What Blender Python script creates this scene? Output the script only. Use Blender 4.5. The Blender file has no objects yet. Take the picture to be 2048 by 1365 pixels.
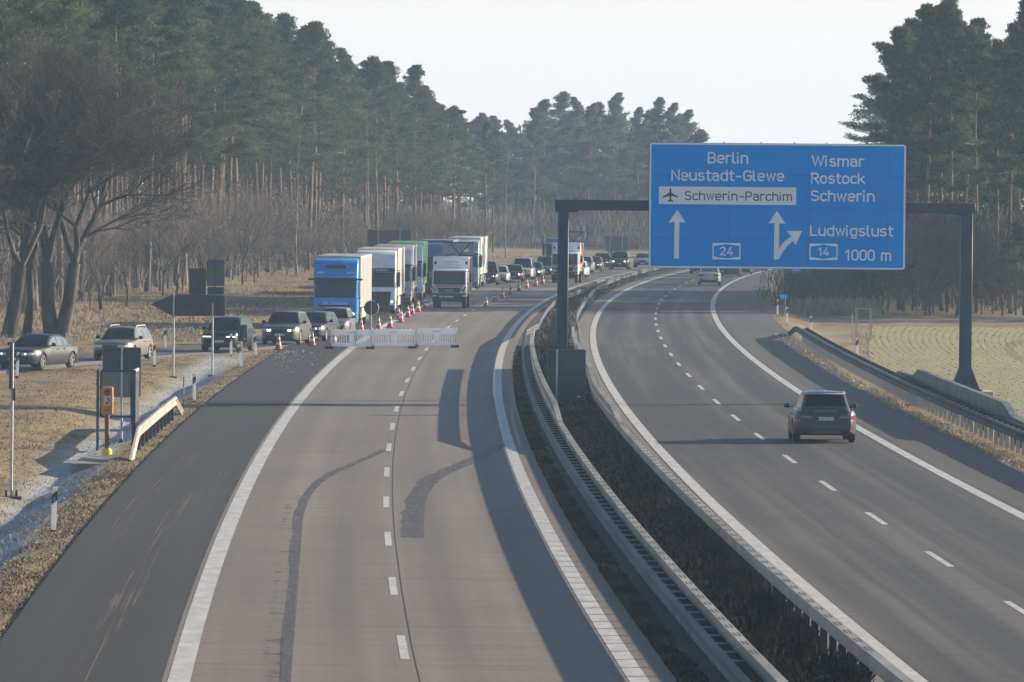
import bpy, bmesh, math, random
import numpy as np
from mathutils import Vector, Matrix
R = math.radians
scene = bpy.context.scene
COL = scene.collection
# ------------------------------------------------------------------ camera, sky, sun, exposure
F, CH, RO = 13633.0, 7.9, 0.0085          # focal length in photo pixels, camera height, roll
TH = math.atan(305.5 / F)
cam = bpy.data.cameras.new("camera"); camo = bpy.data.objects.new("camera", cam); COL.objects.link(camo)
cam.sensor_width = 36.0; cam.lens = F / 2048 * 36.0
cam.clip_start = 1.0; cam.clip_end = 6000.0
r0 = Vector((1, 0, 0)); u0 = Vector((0, math.sin(TH), math.cos(TH))); f0 = Vector((0, math.cos(TH), -math.sin(TH)))
rr = (r0 + RO * u0).normalized(); uu = (u0 - RO * r0).normalized()
camo.matrix_world = Matrix(((rr.x, uu.x, -f0.x, 0), (rr.y, uu.y, -f0.y, 0), (rr.z, uu.z, -f0.z, CH), (0, 0, 0, 1)))
scene.camera = camo
SUN_EL, SUN_AHEAD = 17.0, 23.0            # sun stands to the right of the road, a little ahead
world = bpy.data.worlds.new("World"); scene.world = world; world.use_nodes = True
wn = world.node_tree.nodes; wl = world.node_tree.links
sky = wn.new("ShaderNodeTexSky"); sky.sky_type = 'NISHITA'; sky.sun_disc = False
sky.sun_elevation = R(SUN_EL); sky.sun_rotation = R(90 - SUN_AHEAD)
sky.air_density = 1.0; sky.dust_density = 1.0; sky.ozone_density = 2.5
tcw = wn.new("ShaderNodeTexCoord"); sepw = wn.new("ShaderNodeSeparateXYZ"); wl.new(tcw.outputs["Generated"], sepw.inputs[0])
glow = wn.new("ShaderNodeMapRange"); glow.interpolation_type = 'SMOOTHERSTEP'; wl.new(sepw.outputs[2], glow.inputs[0])      # bright milky sky towards the horizon
for i_, q_ in enumerate((-.02, .15, .95, .0)): glow.inputs[i_ + 1].default_value = q_
mixw = wn.new("ShaderNodeMix"); mixw.data_type = 'RGBA'; wl.new(glow.outputs[0], mixw.inputs[0]); wl.new(sky.outputs[0], mixw.inputs[6]); mixw.inputs[7].default_value = (6.5, 6.4, 6.5, 1)
wl.new(mixw.outputs[2], wn["Background"].inputs[0]); wn["Background"].inputs[1].default_value = 0.09
sl = bpy.data.lights.new("sun", 'SUN'); sl.energy = 5.0; sl.angle = R(0.5); sl.color = (1.0, 0.83, 0.61)
so = bpy.data.objects.new("sun", sl); COL.objects.link(so)
sd = Vector((math.cos(R(SUN_AHEAD)) * math.cos(R(SUN_EL)), math.sin(R(SUN_AHEAD)) * math.cos(R(SUN_EL)), math.sin(R(SUN_EL))))
so.rotation_euler = sd.to_track_quat('Z', 'Y').to_euler()
vs = scene.view_settings; vs.view_transform = 'Standard'; vs.look = 'None'; vs.gamma = 1.0; vs.exposure = 0.86
HAZE_DENSITY = 0.00022
scene.cycles.use_denoising = True
scene.cycles.max_bounces = 6; scene.cycles.diffuse_bounces = 3; scene.cycles.transparent_max_bounces = 12
scene.cycles.volume_bounces = 1; scene.cycles.caustics_reflective = False; scene.cycles.caustics_refractive = False

# ------------------------------------------------------------------ geometry of the place
PC = (9.48e-11, 1.2956e-8, 7.8172e-5, 1.02677e-3, -4.28976)
def _C0(t): return (((PC[0] * t + PC[1]) * t + PC[2]) * t + PC[3]) * t + PC[4]
def C(d):                                  # X of the left carriageway's lane line at distance d
    t = d - 300.0
    if t > 420: return _C0(420) + (t - 420) * 0.078 + 0.00009 * (t - 420) ** 2 if t < 900 else C(1199.9) + (t - 899.9) * .16
    if t < -220: return _C0(-220) - (t + 220) * 0.033
    return _C0(t)
def G(x, y, z=0.0):                        # photo pixel -> point of the plane at height z
    u = x - 1024; v = y - 682.5
    a = u + RO * v; b = v - RO * u
    dy = F * math.cos(TH) - b * math.sin(TH); dz = -F * math.sin(TH) - b * math.cos(TH)
    t = (z - CH) / dz
    return t * a, t * dy
def px_per_m(d): return F / d

# ------------------------------------------------------------------ object helpers
def tag(o, label=None, cat=None, group=None, kind=None):
    if label: o["label"] = label
    if cat: o["category"] = cat
    if group: o["group"] = group
    if kind: o["kind"] = kind
    return o
def thing(name, label, cat, loc=(0, 0, 0), rz=0.0, group=None, kind=None):
    o = bpy.data.objects.new(name, None); o.empty_display_size = 0.3
    COL.objects.link(o); o.location = loc; o.rotation_euler = (0, 0, rz)
    return tag(o, label, cat, group, kind)
def link_mesh(name, me, parent=None, label=None):
    o = bpy.data.objects.new(name, me); COL.objects.link(o)
    if parent: o.parent = parent
    if label: o["label"] = label
    return o
def children(o): return [c for c in bpy.data.objects if c.parent == o]
def tree_of(o): return (o, [tree_of(c) for c in children(o)])
def copy_tree(t, parent=None):
    c = t[0].copy(); COL.objects.link(c)
    if parent: c.parent = parent
    for s in t[1]: copy_tree(s, c)
    return c

class MB:                                   # collects shapes, builds ONE mesh object
    def __init__(s): s.v = []; s.f = []; s.m = []; s.mi = 0; s.sm = []
    def add(s, vs, fs, smooth=False):
        n = len(s.v); s.v += [tuple(p) for p in vs]
        for f in fs: s.f.append(tuple(i + n for i in f)); s.m.append(s.mi); s.sm.append(smooth)
        return s
    def quad(s, a, b, c, d): return s.add([a, b, c, d], [(0, 1, 2, 3)])
    def box(s, x0, x1, y0, y1, z0, z1):
        return s.add([(x0, y0, z0), (x1, y0, z0), (x1, y1, z0), (x0, y1, z0), (x0, y0, z1), (x1, y0, z1), (x1, y1, z1), (x0, y1, z1)],
                     [(3, 2, 1, 0), (4, 5, 6, 7), (0, 1, 5, 4), (1, 2, 6, 5), (2, 3, 7, 6), (3, 0, 4, 7)])
    def rbox(s, x0, x1, y0, y1, z0, z1, r=0.03, seg=2):
        bm = bmesh.new(); bmesh.ops.create_cube(bm, size=1.0)
        for v in bm.verts: v.co = Vector(((x0 + x1) / 2 + v.co.x * (x1 - x0), (y0 + y1) / 2 + v.co.y * (y1 - y0), (z0 + z1) / 2 + v.co.z * (z1 - z0)))
        bmesh.ops.bevel(bm, geom=bm.edges[:], offset=r, segments=seg, affect='EDGES', profile=0.5)
        bm.verts.ensure_lookup_table()
        s.add([v.co[:] for v in bm.verts], [[v.index for v in f.verts] for f in bm.faces], True); bm.free(); return s
    def prism_x(s, prof, x0, x1, r=0.0, seg=2):     # (y,z) outline extruded along x, edges bevelled
        bm = bmesh.new(); a = [bm.verts.new((x0, p[0], p[1])) for p in prof]; b = [bm.verts.new((x1, p[0], p[1])) for p in prof]
        n = len(prof); bm.faces.new(a); bm.faces.new(b[::-1])
        for i in range(n): bm.faces.new((a[i], b[i], b[(i + 1) % n], a[(i + 1) % n])[::-1])
        bmesh.ops.recalc_face_normals(bm, faces=bm.faces[:])
        if r: bmesh.ops.bevel(bm, geom=bm.edges[:], offset=r, segments=seg, affect='EDGES', profile=0.5)
        bm.verts.index_update()
        s.add([v.co[:] for v in bm.verts], [[v.index for v in f.verts] for f in bm.faces], bool(r)); bm.free(); return s
    def tube(s, pts, r, n=6, caps=True, r1=None):
        pts = [Vector(p) for p in pts]; k = len(pts); rings = []
        for i, p in enumerate(pts):
            t = (pts[min(i + 1, k - 1)] - pts[max(i - 1, 0)]).normalized()
            a = t.cross(Vector((0, 0, 1)) if abs(t.z) < .9 else Vector((1, 0, 0))).normalized(); b = t.cross(a)
            ri = r if r1 is None else r + (r1 - r) * i / (k - 1)
            rings += [p + ri * (math.cos(2 * math.pi * j / n) * a + math.sin(2 * math.pi * j / n) * b) for j in range(n)]
        fs = [(i * n + j, i * n + (j + 1) % n, (i + 1) * n + (j + 1) % n, (i + 1) * n + j) for i in range(k - 1) for j in range(n)]
        s.add(rings, fs, True)
        if caps: s.add(rings[:n], [tuple(range(n))]); s.add(rings[-n:], [tuple(range(n))[::-1]])
        return s
    def lathe(s, prof, n=16, c=(0, 0), axis='z'):   # (r,z) profile
        vs = []
        for r, z in prof:
            for j in range(n):
                a = 2 * math.pi * j / n; p = (r * math.cos(a), r * math.sin(a), z)
                vs.append((c[0] + p[0], c[1] + p[1], p[2]) if axis == 'z' else (p[2], c[0] + p[0], c[1] + p[1]) if axis == 'x' else (c[0] + p[0], p[2], c[1] + p[1]))
        fs = [(i * n + j, i * n + (j + 1) % n, (i + 1) * n + (j + 1) % n, (i + 1) * n + j) for i in range(len(prof) - 1) for j in range(n)]
        if axis == 'y': fs = [f[::-1] for f in fs]
        s.add(vs, fs, True); return s
    def disc(s, cx, cy, cz, r, n=20, axis='y', r2=None):
        P = lambda a, q: (cx + q * math.cos(a), cy, cz + q * math.sin(a)) if axis == 'y' else (cx, cy + q * math.cos(a), cz + q * math.sin(a)) if axis == 'x' else (cx + q * math.cos(a), cy + q * math.sin(a), cz)
        return s.add([P(2 * math.pi * j / n, r) for j in range(n)], [tuple(range(n))])
    def poly(s, pts): return s.add(pts, [tuple(range(len(pts)))])
    def sweep(s, prof, d0, d1, off, step=3.0, smooth=False, close=False, zf=None):   # (x,z) profile along the road at offset off(d)
        ds = np.arange(d0, d1 + .01, step); n = len(prof); vs = []
        o = off if callable(off) else (lambda d: off)
        for d in ds:
            X = C(d) + o(d); dz = zf(d) if zf else 0
            vs += [(X + p[0], d, p[1] + dz) for p in prof]
        m = n if close else n - 1
        s.add(vs, [(i * n + j, i * n + (j + 1) % n, (i + 1) * n + (j + 1) % n, (i + 1) * n + j) for i in range(len(ds) - 1) for j in range(m)], smooth)
        if close: k = (len(ds) - 1) * n; s.add(vs[:n], [tuple(range(n))]); s.add(vs[k:], [tuple(range(n))[::-1]])
        return s
    def mesh(s, name, mats, auto=40):
        me = bpy.data.meshes.new(name); me.from_pydata(s.v, [], s.f)
        for m in (mats if isinstance(mats, (list, tuple)) else [mats]): me.materials.append(m)
        if any(s.m): me.polygons.foreach_set("material_index", s.m)
        if any(s.sm): me.polygons.foreach_set("use_smooth", s.sm); me.set_sharp_from_angle(angle=R(auto))
        me.update(); return me
    def build(s, name, mats, parent=None, label=None): return link_mesh(name, s.mesh(name, mats), parent, label)

def np_mesh(name, verts, faces, mat, smooth=False):   # verts (n,3), faces (m,k)
    me = bpy.data.meshes.new(name); nv, (nf, k) = len(verts), faces.shape
    me.vertices.add(nv); me.vertices.foreach_set("co", np.ascontiguousarray(verts, dtype=np.float32).ravel())
    me.loops.add(nf * k); me.loops.foreach_set("vertex_index", np.ascontiguousarray(faces, dtype=np.int32).ravel())
    me.polygons.add(nf); me.polygons.foreach_set("loop_start", np.arange(0, nf * k, k, dtype=np.int32))
    if smooth: me.polygons.foreach_set("use_smooth", np.ones(nf, dtype=bool))
    me.update(calc_edges=True); me.materials.append(mat); return me
def blades(P, D, W, L, wid):                           # quads: base points P, direction D, side W, length L, width wid
    a = P - W * wid[:, None] * .5; b = P + W * wid[:, None] * .5; t = D * L[:, None]
    V = np.stack([a, b, b + t, a + t], 1).reshape(-1, 3); Fc = np.arange(len(P) * 4).reshape(-1, 4); return V, Fc
def rand_unit(rng, n):
    v = rng.normal(size=(n, 3)); return v / np.linalg.norm(v, axis=1)[:, None]
def perp(rng, D):
    w = np.cross(D, rand_unit(rng, len(D))); return w / (np.linalg.norm(w, axis=1)[:, None] + 1e-9)
def sheet(name, pts_l, pts_r, z, mat, kind='structure', nx=2, skirt=0.0):   # strip between two edges, uv = (offset from lane line, distance)
    n = len(pts_l); vs = []; fs = []; uv = []
    for i in range(n):
        for j in range(nx):
            t = j / (nx - 1); X = pts_l[i][0] * (1 - t) + pts_r[i][0] * t; Y = pts_l[i][1] * (1 - t) + pts_r[i][1] * t
            vs.append((X, Y, z)); uv.append((X - C(Y), Y))
    for i in range(n - 1):
        for j in range(nx - 1): fs.append((i * nx + j, i * nx + j + 1, (i + 1) * nx + j + 1, (i + 1) * nx + j))
    if skirt:
        for j in (0, nx - 1):
            k = len(vs)
            for i in range(n): x, y, _ = vs[i * nx + j]; vs.append((x, y, z - skirt)); uv.append(uv[i * nx + j])
            for i in range(n - 1): fs.append((i * nx + j, (i + 1) * nx + j, k + i + 1, k + i))
    me = bpy.data.meshes.new(name); me.from_pydata(vs, [], fs); me.materials.append(mat)
    ul = me.uv_layers.new(name="UVMap")
    for l in me.loops: ul.data[l.index].uv = uv[l.vertex_index]
    o = link_mesh(name, me); o["kind"] = kind; return o
def strip(name, o0, o1, d0, d1, z, mat, step=4.0, kind='structure', nx=2, skirt=0.0):
    f0 = o0 if callable(o0) else (lambda d: o0); f1 = o1 if callable(o1) else (lambda d: o1)
    ds = list(np.arange(d0, d1, step)) + [d1]
    return sheet(name, [(C(d) + f0(d), d) for d in ds], [(C(d) + f1(d), d) for d in ds], z, mat, kind, nx, skirt)

# ------------------------------------------------------------------ materials
MATS = {}
class NT:
    def __init__(s, name):
        s.m = bpy.data.materials.new(name); s.m.use_nodes = True; s.t = s.m.node_tree; s.n = s.t.nodes; s.b = s.n["Principled BSDF"]; s.out = s.n["Material Output"]
    def node(s, ty, **kw):
        n = s.n.new("ShaderNode" + ty)
        for k, v in kw.items(): setattr(n, k, v)
        return n
    def link(s, a, b): s.t.links.new(a, b)
    def val(s, sock, v):
        if hasattr(v, 'links') or hasattr(v, 'is_linked'): s.link(v, sock)
        else: sock.default_value = v
    def math(s, op, a, b=0.0, c=0.0, clamp=False):
        n = s.node("Math", operation=op, use_clamp=clamp); s.val(n.inputs[0], a); s.val(n.inputs[1], b); s.val(n.inputs[2], c); return n.outputs[0]
    def mapping(s, vec, scale=(1, 1, 1), loc=(0, 0, 0)):
        n = s.node("Mapping"); s.link(vec, n.inputs[0]); n.inputs[1].default_value = loc; n.inputs[3].default_value = scale; return n.outputs[0]
    def noise(s, vec, scale=5.0, detail=4.0, rough=.55, dist=0.0):
        n = s.node("TexNoise"); s.link(vec, n.inputs[0]); n.inputs["Scale"].default_value = scale; n.inputs["Detail"].default_value = detail
        n.inputs["Roughness"].default_value = rough; n.inputs["Distortion"].default_value = dist; return n.outputs[0]
    def smooth(s, v, a, b, lo=0.0, hi=1.0):
        n = s.node("MapRange", interpolation_type='SMOOTHSTEP'); s.val(n.inputs[0], v)
        for i, q in enumerate((a, b, lo, hi)): n.inputs[i + 1].default_value = q
        return n.outputs[0]
    def mix(s, fac, a, b):
        n = s.node("Mix", data_type='RGBA'); s.val(n.inputs[0], fac); s.val(n.inputs[6], c4(a)); s.val(n.inputs[7], c4(b)); return n.outputs[2]
    def coord(s, kind='Object'): return s.node("TexCoord").outputs[kind]
    def uvxy(s):
        u = s.node("UVMap").outputs[0]; n = s.node("SeparateXYZ"); s.link(u, n.inputs[0]); return u, n.outputs[0], n.outputs[1]
    def base(s, col, rough=.8, metal=0.0, spec=.5):
        s.val(s.b.inputs["Base Color"], c4(col)); s.val(s.b.inputs["Roughness"], rough); s.val(s.b.inputs["Metallic"], metal); s.b.inputs["Specular IOR Level"].default_value = spec
    def bump(s, h, strength=.4, dist=.02):
        n = s.node("Bump"); n.inputs["Strength"].default_value = strength; n.inputs["Distance"].default_value = dist; s.link(h, n.inputs["Height"]); s.link(n.outputs[0], s.b.inputs["Normal"])
def c4(c):
    if isinstance(c, (tuple, list)): return tuple(c) + (1.0,) if len(c) == 3 else tuple(c)
    return c
def mat(name, c1, c2=None, scale=4.0, rough=.7, metal=0.0, spec=.5, lo=.35, hi=.65, bump=0.0, bscale=30.0, detail=5.0, stretch=(1, 1, 1), coat=0.0, objrand=0.0, emit=0.0):
    if name in MATS: return MATS[name]
    t = NT(name)
    if c2 is None: c2 = tuple(min(1, q * 1.12 + .004) for q in c1)
    co = t.mapping(t.coord(), stretch); n = t.noise(co, scale, detail)
    col = t.mix(t.smooth(n, lo, hi), c1, c2)
    if objrand:
        oi = t.node("ObjectInfo").outputs["Random"]; h = t.node("HueSaturation"); t.link(col, h.inputs["Color"])
        t.link(t.math('MULTIPLY_ADD', oi, objrand, 1 - objrand / 2), h.inputs["Value"]); col = h.outputs[0]
    t.base(col, rough, metal, spec)
    if coat: t.b.inputs["Coat Weight"].default_value = coat; t.b.inputs["Coat Roughness"].default_value = .06
    if emit: t.val(t.b.inputs["Emission Color"], c4(c1)); t.b.inputs["Emission Strength"].default_value = emit
    if bump: t.bump(t.noise(co, bscale, 3.0), bump)
    MATS[name] = t.m; return t.m
def paint(name, c, metal=.15, rough=.35): return mat("paint_" + name, tuple(q * .93 for q in c), tuple(min(1, q * 1.08) for q in c), 1.3, rough, metal, .35, coat=.22)

def road_mat(name, base, dark, light, streak=.5, joints=0.0, crack=None, tint=None, tracks=()):
    t = NT(name); uv, u, v = t.uvxy()
    n1 = t.noise(t.mapping(uv, (1.1, .010, 1)), 1.0, 5.0, .6)            # wheel paths and streaks along the road
    n2 = t.noise(t.mapping(uv, (.12, .05, 1)), 1.0, 4.0, .6)             # broad patches
    n3 = t.noise(t.mapping(uv, (7, 2.2, 1)), 1.0, 5.0, .7)               # grain
    n4 = t.noise(t.mapping(uv, (.25, 1.7, 1)), 1.0, 4.0, .75)             # brushed across
    col = t.mix(t.smooth(n1, .44, .66), base, light)
    col = t.mix(t.math('MULTIPLY', t.smooth(n1, .48, .28), streak), col, dark)
    col = t.mix(t.smooth(n2, .35, .75, 0, .38), col, dark if tint is None else tint)
    col = t.mix(t.smooth(n3, .3, .75, 0, .28), col, light)
    col = t.mix(t.smooth(n4, .46, .70, 0, .45), col, dark)
    for c_ in tracks:
        col = t.mix(t.math('MULTIPLY', t.smooth(t.math('ABSOLUTE', t.math('SUBTRACT', u, c_)), .55, .08, 0, .42), t.smooth(n2, .25, .7, .5, 1)), col, dark)
    if joints:
        w = t.math('ABSOLUTE', t.math('SUBTRACT', t.math('FRACT', t.math('DIVIDE', v, joints)), .5))
        col = t.mix(t.math('MULTIPLY', t.math('LESS_THAN', w, .0075), .6), col, tuple(q * .35 for q in dark))
    if crack is not None:
        wob = t.math('MULTIPLY', t.math('SUBTRACT', t.noise(t.mapping(uv, (0, .08, 1)), 1.0, 2.0), .5), .035)
        col = t.mix(t.math('LESS_THAN', t.math('ABSOLUTE', t.math('SUBTRACT', t.math('ADD', u, wob), crack)), .017), col, tuple(q * .25 for q in dark))
    t.base(col, .75, 0, .35); t.bump(n3, .12, .01); MATS[name] = t.m; return t.m
# ------------------------------------------------------------------ setting: ground, roads, markings, field
M_conc = road_mat("concrete_road", (.200, .167, .139), (.125, .107, .093), (.240, .206, .173), .7, 5.0, .16, None, (-2.85, -1.0, .95, 2.8))
M_shoul = road_mat("asphalt_shoulder", (.034, .0315, .029), (.024, .0225, .022), (.046, .041, .035), .5)
M_asph = road_mat("asphalt_road", (.048, .047, .048), (.033, .033, .035), (.128, .116, .101), .9, 0.0, None, None, (9.05, 10.9, 12.75, 14.55))
M_strip = road_mat("edge_strip_concrete", (.19, .165, .140), (.12, .105, .09), (.23, .2, .17), .5, 1.25)
M_ramp = road_mat("ramp_asphalt", (.085, .08, .076), (.065, .062, .06), (.11, .104, .096), .5)
t = NT("road_paint"); uv, u, v = t.uvxy()
n = t.noise(t.mapping(uv, (3, .8, 1)), 1.0, 6.0, .7); n2 = t.noise(t.mapping(uv, (1, 5, 1)), 1.0, 3.0, .6)
col = t.mix(t.smooth(n, .32, .7), (.42, .41, .39), (.60, .58, .55)); col = t.mix(t.smooth(n2, .6, .8, 0, .18), col, (.26, .25, .24)); t.base(col, .6, 0, .4)
M_mark = t.m
# ground with verge, ditch and meadow
def ground_z(o, d):
    e = max(0.0, min(1.0, (312 - d) / 25.0)) * max(0.0, min(1.0, (d - 100) / 30.0 + .5))
    if 196 < d < 216: e *= .3 + .7 * min(1, abs(d - 206) / 10.0) ** 2
    if o < -6.9:
        z = -.05
        if o < -7.9: z -= e * .52 * min(1, (-7.9 - o) / 1.45)
        if o < -9.35: z += e * .46 * min(1, (-9.35 - o) / 2.6)
        if o < -17: z += min(1.0, (-17 - o) / 25) * .5 * max(0.0, min(1.0, (d - 345) / 60.0))
        return z + .03 * math.sin(o * 1.7 + d * .13) * math.sin(d * .31) * min(1, (-6.9 - o))
    if o > 19.6: return -.05 - .5 * min(1, (o - 19.6) / 2.2)
    return -.05
t = NT("ground_grass"); uv, u, v = t.uvxy()
nA = t.noise(t.mapping(uv, (.9, .22, 1)), 1.0, 6.0, .65); nB = t.noise(t.mapping(uv, (.13, .05, 1)), 1.0, 5.0, .6); nC = t.noise(t.mapping(uv, (6, 2.0, 1)), 1.0, 6.0, .72)
col = t.mix(t.smooth(nA, .3, .72), (.15, .105, .058), (.36, .275, .165))
col = t.mix(t.smooth(nB, .40, .68, 0, .75), col, (.38, .30, .185))
col = t.mix(t.smooth(nC, .42, .66, 0, .62), col, (.095, .07, .04))
gm = t.math('MULTIPLY', t.smooth(nB, .52, .36), t.smooth(nA, .6, .4)); col = t.mix(t.math('MULTIPLY', gm, .35), col, (.085, .095, .04))
fr = t.math('MULTIPLY', t.math('MULTIPLY', t.smooth(u, -10.5, -9.3), t.smooth(u, -7.7, -8.5)), t.smooth(nA, .25, .65, .35, .8))
fr = t.math('MULTIPLY', fr, t.smooth(v, 330, 305)); col = t.mix(fr, col, (.55, .58, .62))
fr2 = t.math('MULTIPLY', t.smooth(nC, .48, .7, 0, .5), t.smooth(u, 19, 21)); col = t.mix(fr2, col, (.40, .36, .28))
t.base(col, .95, 0, .2); t.bump(nC, .9, .12)
M_ground = t.m
orow = [-2500, -1200, -500, -220, -110, -70, -50, -40, -32, -27, -23, -20, -18, -16.5, -15, -13.5, -12.5, -11.8, -11.2, -10.6, -10, -9.35, -8.9, -8.4, -7.9, -7.4, -6.9, -3, 0, 5, 10, 15, 18, 18.8, 19.6, 20.3, 21, 21.8, 23, 26, 30, 36, 45, 60, 90, 150, 400, 1200, 2500]
drow = list(np.arange(60, 520, 2.5)) + list(np.arange(520, 900, 12)) + [950, 1020, 1150, 1400, 1900, 2600, 3600]
vs = [(C(d) + o, d, ground_z(o, d)) for d in drow for o in orow]; n = len(orow)
me = bpy.data.meshes.new("ground"); me.from_pydata(vs, [], [(i * n + j, i * n + j + 1, (i + 1) * n + j + 1, (i + 1) * n + j) for i in range(len(drow) - 1) for j in range(n - 1)])
ul = me.uv_layers.new(name="UVMap"); uvs = [(o, d) for d in drow for o in orow]
for l in me.loops: ul.data[l.index].uv = uvs[l.vertex_index]
me.polygons.foreach_set("use_smooth", [True] * len(me.polygons)); me.materials.append(M_ground); tag(link_mesh("ground", me), kind='structure')
# carriageways
D0, D1 = 70, 1150
def r_out(d): return 17.95 + 1.2 * max(0, min(1, (d - 255) / 70.0))
strip("hard_shoulder", -6.95, -3.95, D0, 470, 0.0, M_shoul, nx=4, skirt=.06)
strip("hard_shoulder_far", -6.95, -3.95, 470, D1, 0.0, M_conc, nx=4, skirt=.06)
strip("oncoming_carriageway", -3.95, 3.95, D0, D1, 0.0, M_conc, nx=6)
strip("concrete_edge_strip", 3.95, 4.32, D0, D1, 0.0, M_strip, skirt=.06)
strip("carriageway", 8.0, 15.9, D0, D1, 0.0, M_asph, nx=6)
strip("carriageway_shoulder", 15.9, r_out, D0, D1, 0.0, road_mat("asphalt_outer_shoulder", (.090, .081, .072), (.070, .065, .062), (.115, .102, .09), .5), nx=4, skirt=.06)
strip("inner_edge_strip", 7.25, 8.0, D0, D1, 0.0, M_strip, skirt=.06)
strip("median_soil", 4.35, 7.2, D0, D1, -0.03, mat("dark_soil", (.022, .015, .011), (.06, .043, .03), 3.0, .95, bump=.8, bscale=6), nx=4)
# painted markings
strip("edge_line_shoulder", -3.86, -3.50, D0, 800, .004, M_mark)
strip("edge_line_median", 3.54, 3.86, D0, 800, .004, M_mark)
strip("edge_line_inner", 8.06, 8.38, D0, 900, .004, M_mark)
strip("edge_line_outer", 15.38, 15.70, D0, 900, .004, M_mark)
def dashes(name, off, d_first, n, length, period):
    mb_v, mb_f, uvs = [], [], []
    for k in range(n):
        a = d_first + k * period; b = a + length; i = len(mb_v)
        for d in (a, b):
            for w in (-.075, .075): mb_v.append((C(d) + off + w, d, .004)); uvs.append((off + w + k * 3.7, d))
        mb_f.append((i, i + 1, i + 3, i + 2))
    me = bpy.data.meshes.new(name); me.from_pydata(mb_v, [], mb_f); me.materials.append(M_mark); ul = me.uv_layers.new(name="UVMap")
    for l in me.loops: ul.data[l.index].uv = uvs[l.vertex_index]
    return tag(link_mesh(name, me), kind='structure')
dashes("lane_dashes_oncoming", 0.0, 117.0 - 3 - 36, 40, 6, 18)
dashes("lane_dashes_ahead", 11.83, 128.6 - 3 - 54, 42, 6, 18)
# exit ramp to the left with its edge line
RN = [(-36, 225), (-27.5, 260), (-21.6, 287), (-18.6, 303), (-13.7, 325), (-11.4, 336), (-10.35, 350), (-9.9, 372), (-9.4, 395), (-8.7, 420)]
RL = [(-41, 229), (-32.2, 264), (-26.0, 291), (-22.6, 307), (-17.5, 330), (-15.2, 342), (-13.0, 362), (-11.8, 385), (-10.9, 402), (-9.4, 424)]
def dens(p, k=8):
    p = np.array(p); t = np.arange(len(p)); q = np.linspace(0, len(p) - 1, (len(p) - 1) * k + 1)
    out = []
    for c in range(2):
        y = p[:, c]; m = np.gradient(y); i = np.minimum(q.astype(int), len(p) - 2); s = q - i
        out.append((2 * s**3 - 3 * s**2 + 1) * y[i] + (s**3 - 2 * s**2 + s) * m[i] + (-2 * s**3 + 3 * s**2) * y[i + 1] + (s**3 - s**2) * m[i + 1])
    return list(zip(*out))
dn, dl = dens(RN), dens(RL)
sheet("exit_ramp", dl, dn, .006, M_ramp, nx=4, skirt=.1)
e0 = [(a[0] * .975 + b[0] * .025, a[1] * .975 + b[1] * .025) for a, b in zip(dn, dl)]; e1 = [(a[0] * .93 + b[0] * .07, a[1] * .93 + b[1] * .07) for a, b in zip(dn, dl)]
sheet("ramp_edge_line", e1, e0, .011, M_mark)
# curved black skid bands
t = NT("skid_rubber"); uv, u, v = t.uvxy()
n1 = t.noise(t.mapping(uv, (11, .035, 1)), 1.0, 4.0, .6); n2 = t.noise(t.mapping(uv, (3.0, .5, 1)), 1.0, 5.0, .65)
col = t.mix(t.smooth(n1, .3, .7), (.075, .064, .062), (.125, .108, .1)); t.base(col, .6)
tr = t.node("BsdfTransparent"); mx = t.node("MixShader"); t.link(t.math('MULTIPLY', t.smooth(n1, .70, .45, .45, .95), t.smooth(n2, .70, .40, .30, 1.0)), mx.inputs[0]); t.link(tr.outputs[0], mx.inputs[1]); t.link(t.b.outputs[0], mx.inputs[2]); t.link(mx.outputs[0], t.out.inputs[0])
M_skid = t.m
rj = random.Random(4)
def skid(name, od, w0, w1):
    p = dens(od, 6); ws = np.linspace(w0, w1, len(p))
    sheet(name, [(C(d) + o - w * .5 * rj.uniform(.8, 1.3), d) for (o, d), w in zip(p, ws)], [(C(d) + o + w * .5, d) for (o, d), w in zip(p, ws)], .003, M_skid, nx=3)
skid("skid_mark", [(-2.02, 96), (-1.98, 118), (-1.98, 135), (-2.05, 152), (-2.1, 166), (-1.95, 178), (-1.55, 187), (-1.0, 194), (-.5, 200), (-.12, 205)], .20, .26)
skid("skid_mark_wide", [(.55, 153.5), (.62, 161), (.72, 170), (.95, 179), (1.4, 187), (2.2, 195), (3.0, 204), (3.4, 210)], .54, .44)
t = NT("skid_smear"); uv, u, v = t.uvxy(); n1 = t.noise(t.mapping(uv, (2.2, .9, 1)), 1.0, 5.0, .7); n3 = t.noise(t.mapping(uv, (12, .05, 1)), 1.0, 3.0, .6)
t.base((.085, .073, .069), .8); tr = t.node("BsdfTransparent"); mx = t.node("MixShader"); t.link(t.math('MULTIPLY', t.smooth(n1, .50, .66), t.smooth(n3, .3, .6, .2, .5)), mx.inputs[0]); t.link(tr.outputs[0], mx.inputs[1]); t.link(t.b.outputs[0], mx.inputs[2]); t.link(mx.outputs[0], t.out.inputs[0]); M_skid = t.m
skid("skid_smear", [(-2.24, 96), (-2.22, 118), (-2.24, 135), (-2.30, 152), (-2.38, 166), (-2.3, 176)], .34, .20)
t = NT("dust_track"); uv, u, v = t.uvxy(); n1 = t.noise(t.mapping(uv, (16, .05, 1)), 1.0, 4.0, .6); n2 = t.noise(t.mapping(uv, (.8, .25, 1)), 1.0, 4.0, .6)
t.base(t.mix(n1, (.12, .10, .08), (.23, .18, .13)), .9); tr = t.node("BsdfTransparent"); mx = t.node("MixShader"); t.link(t.math('MULTIPLY', t.smooth(n1, .45, .7), t.smooth(n2, .3, .65, .15, .75)), mx.inputs[0]); t.link(tr.outputs[0], mx.inputs[1]); t.link(t.b.outputs[0], mx.inputs[2]); t.link(mx.outputs[0], t.out.inputs[0]); M_skid = t.m
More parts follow.
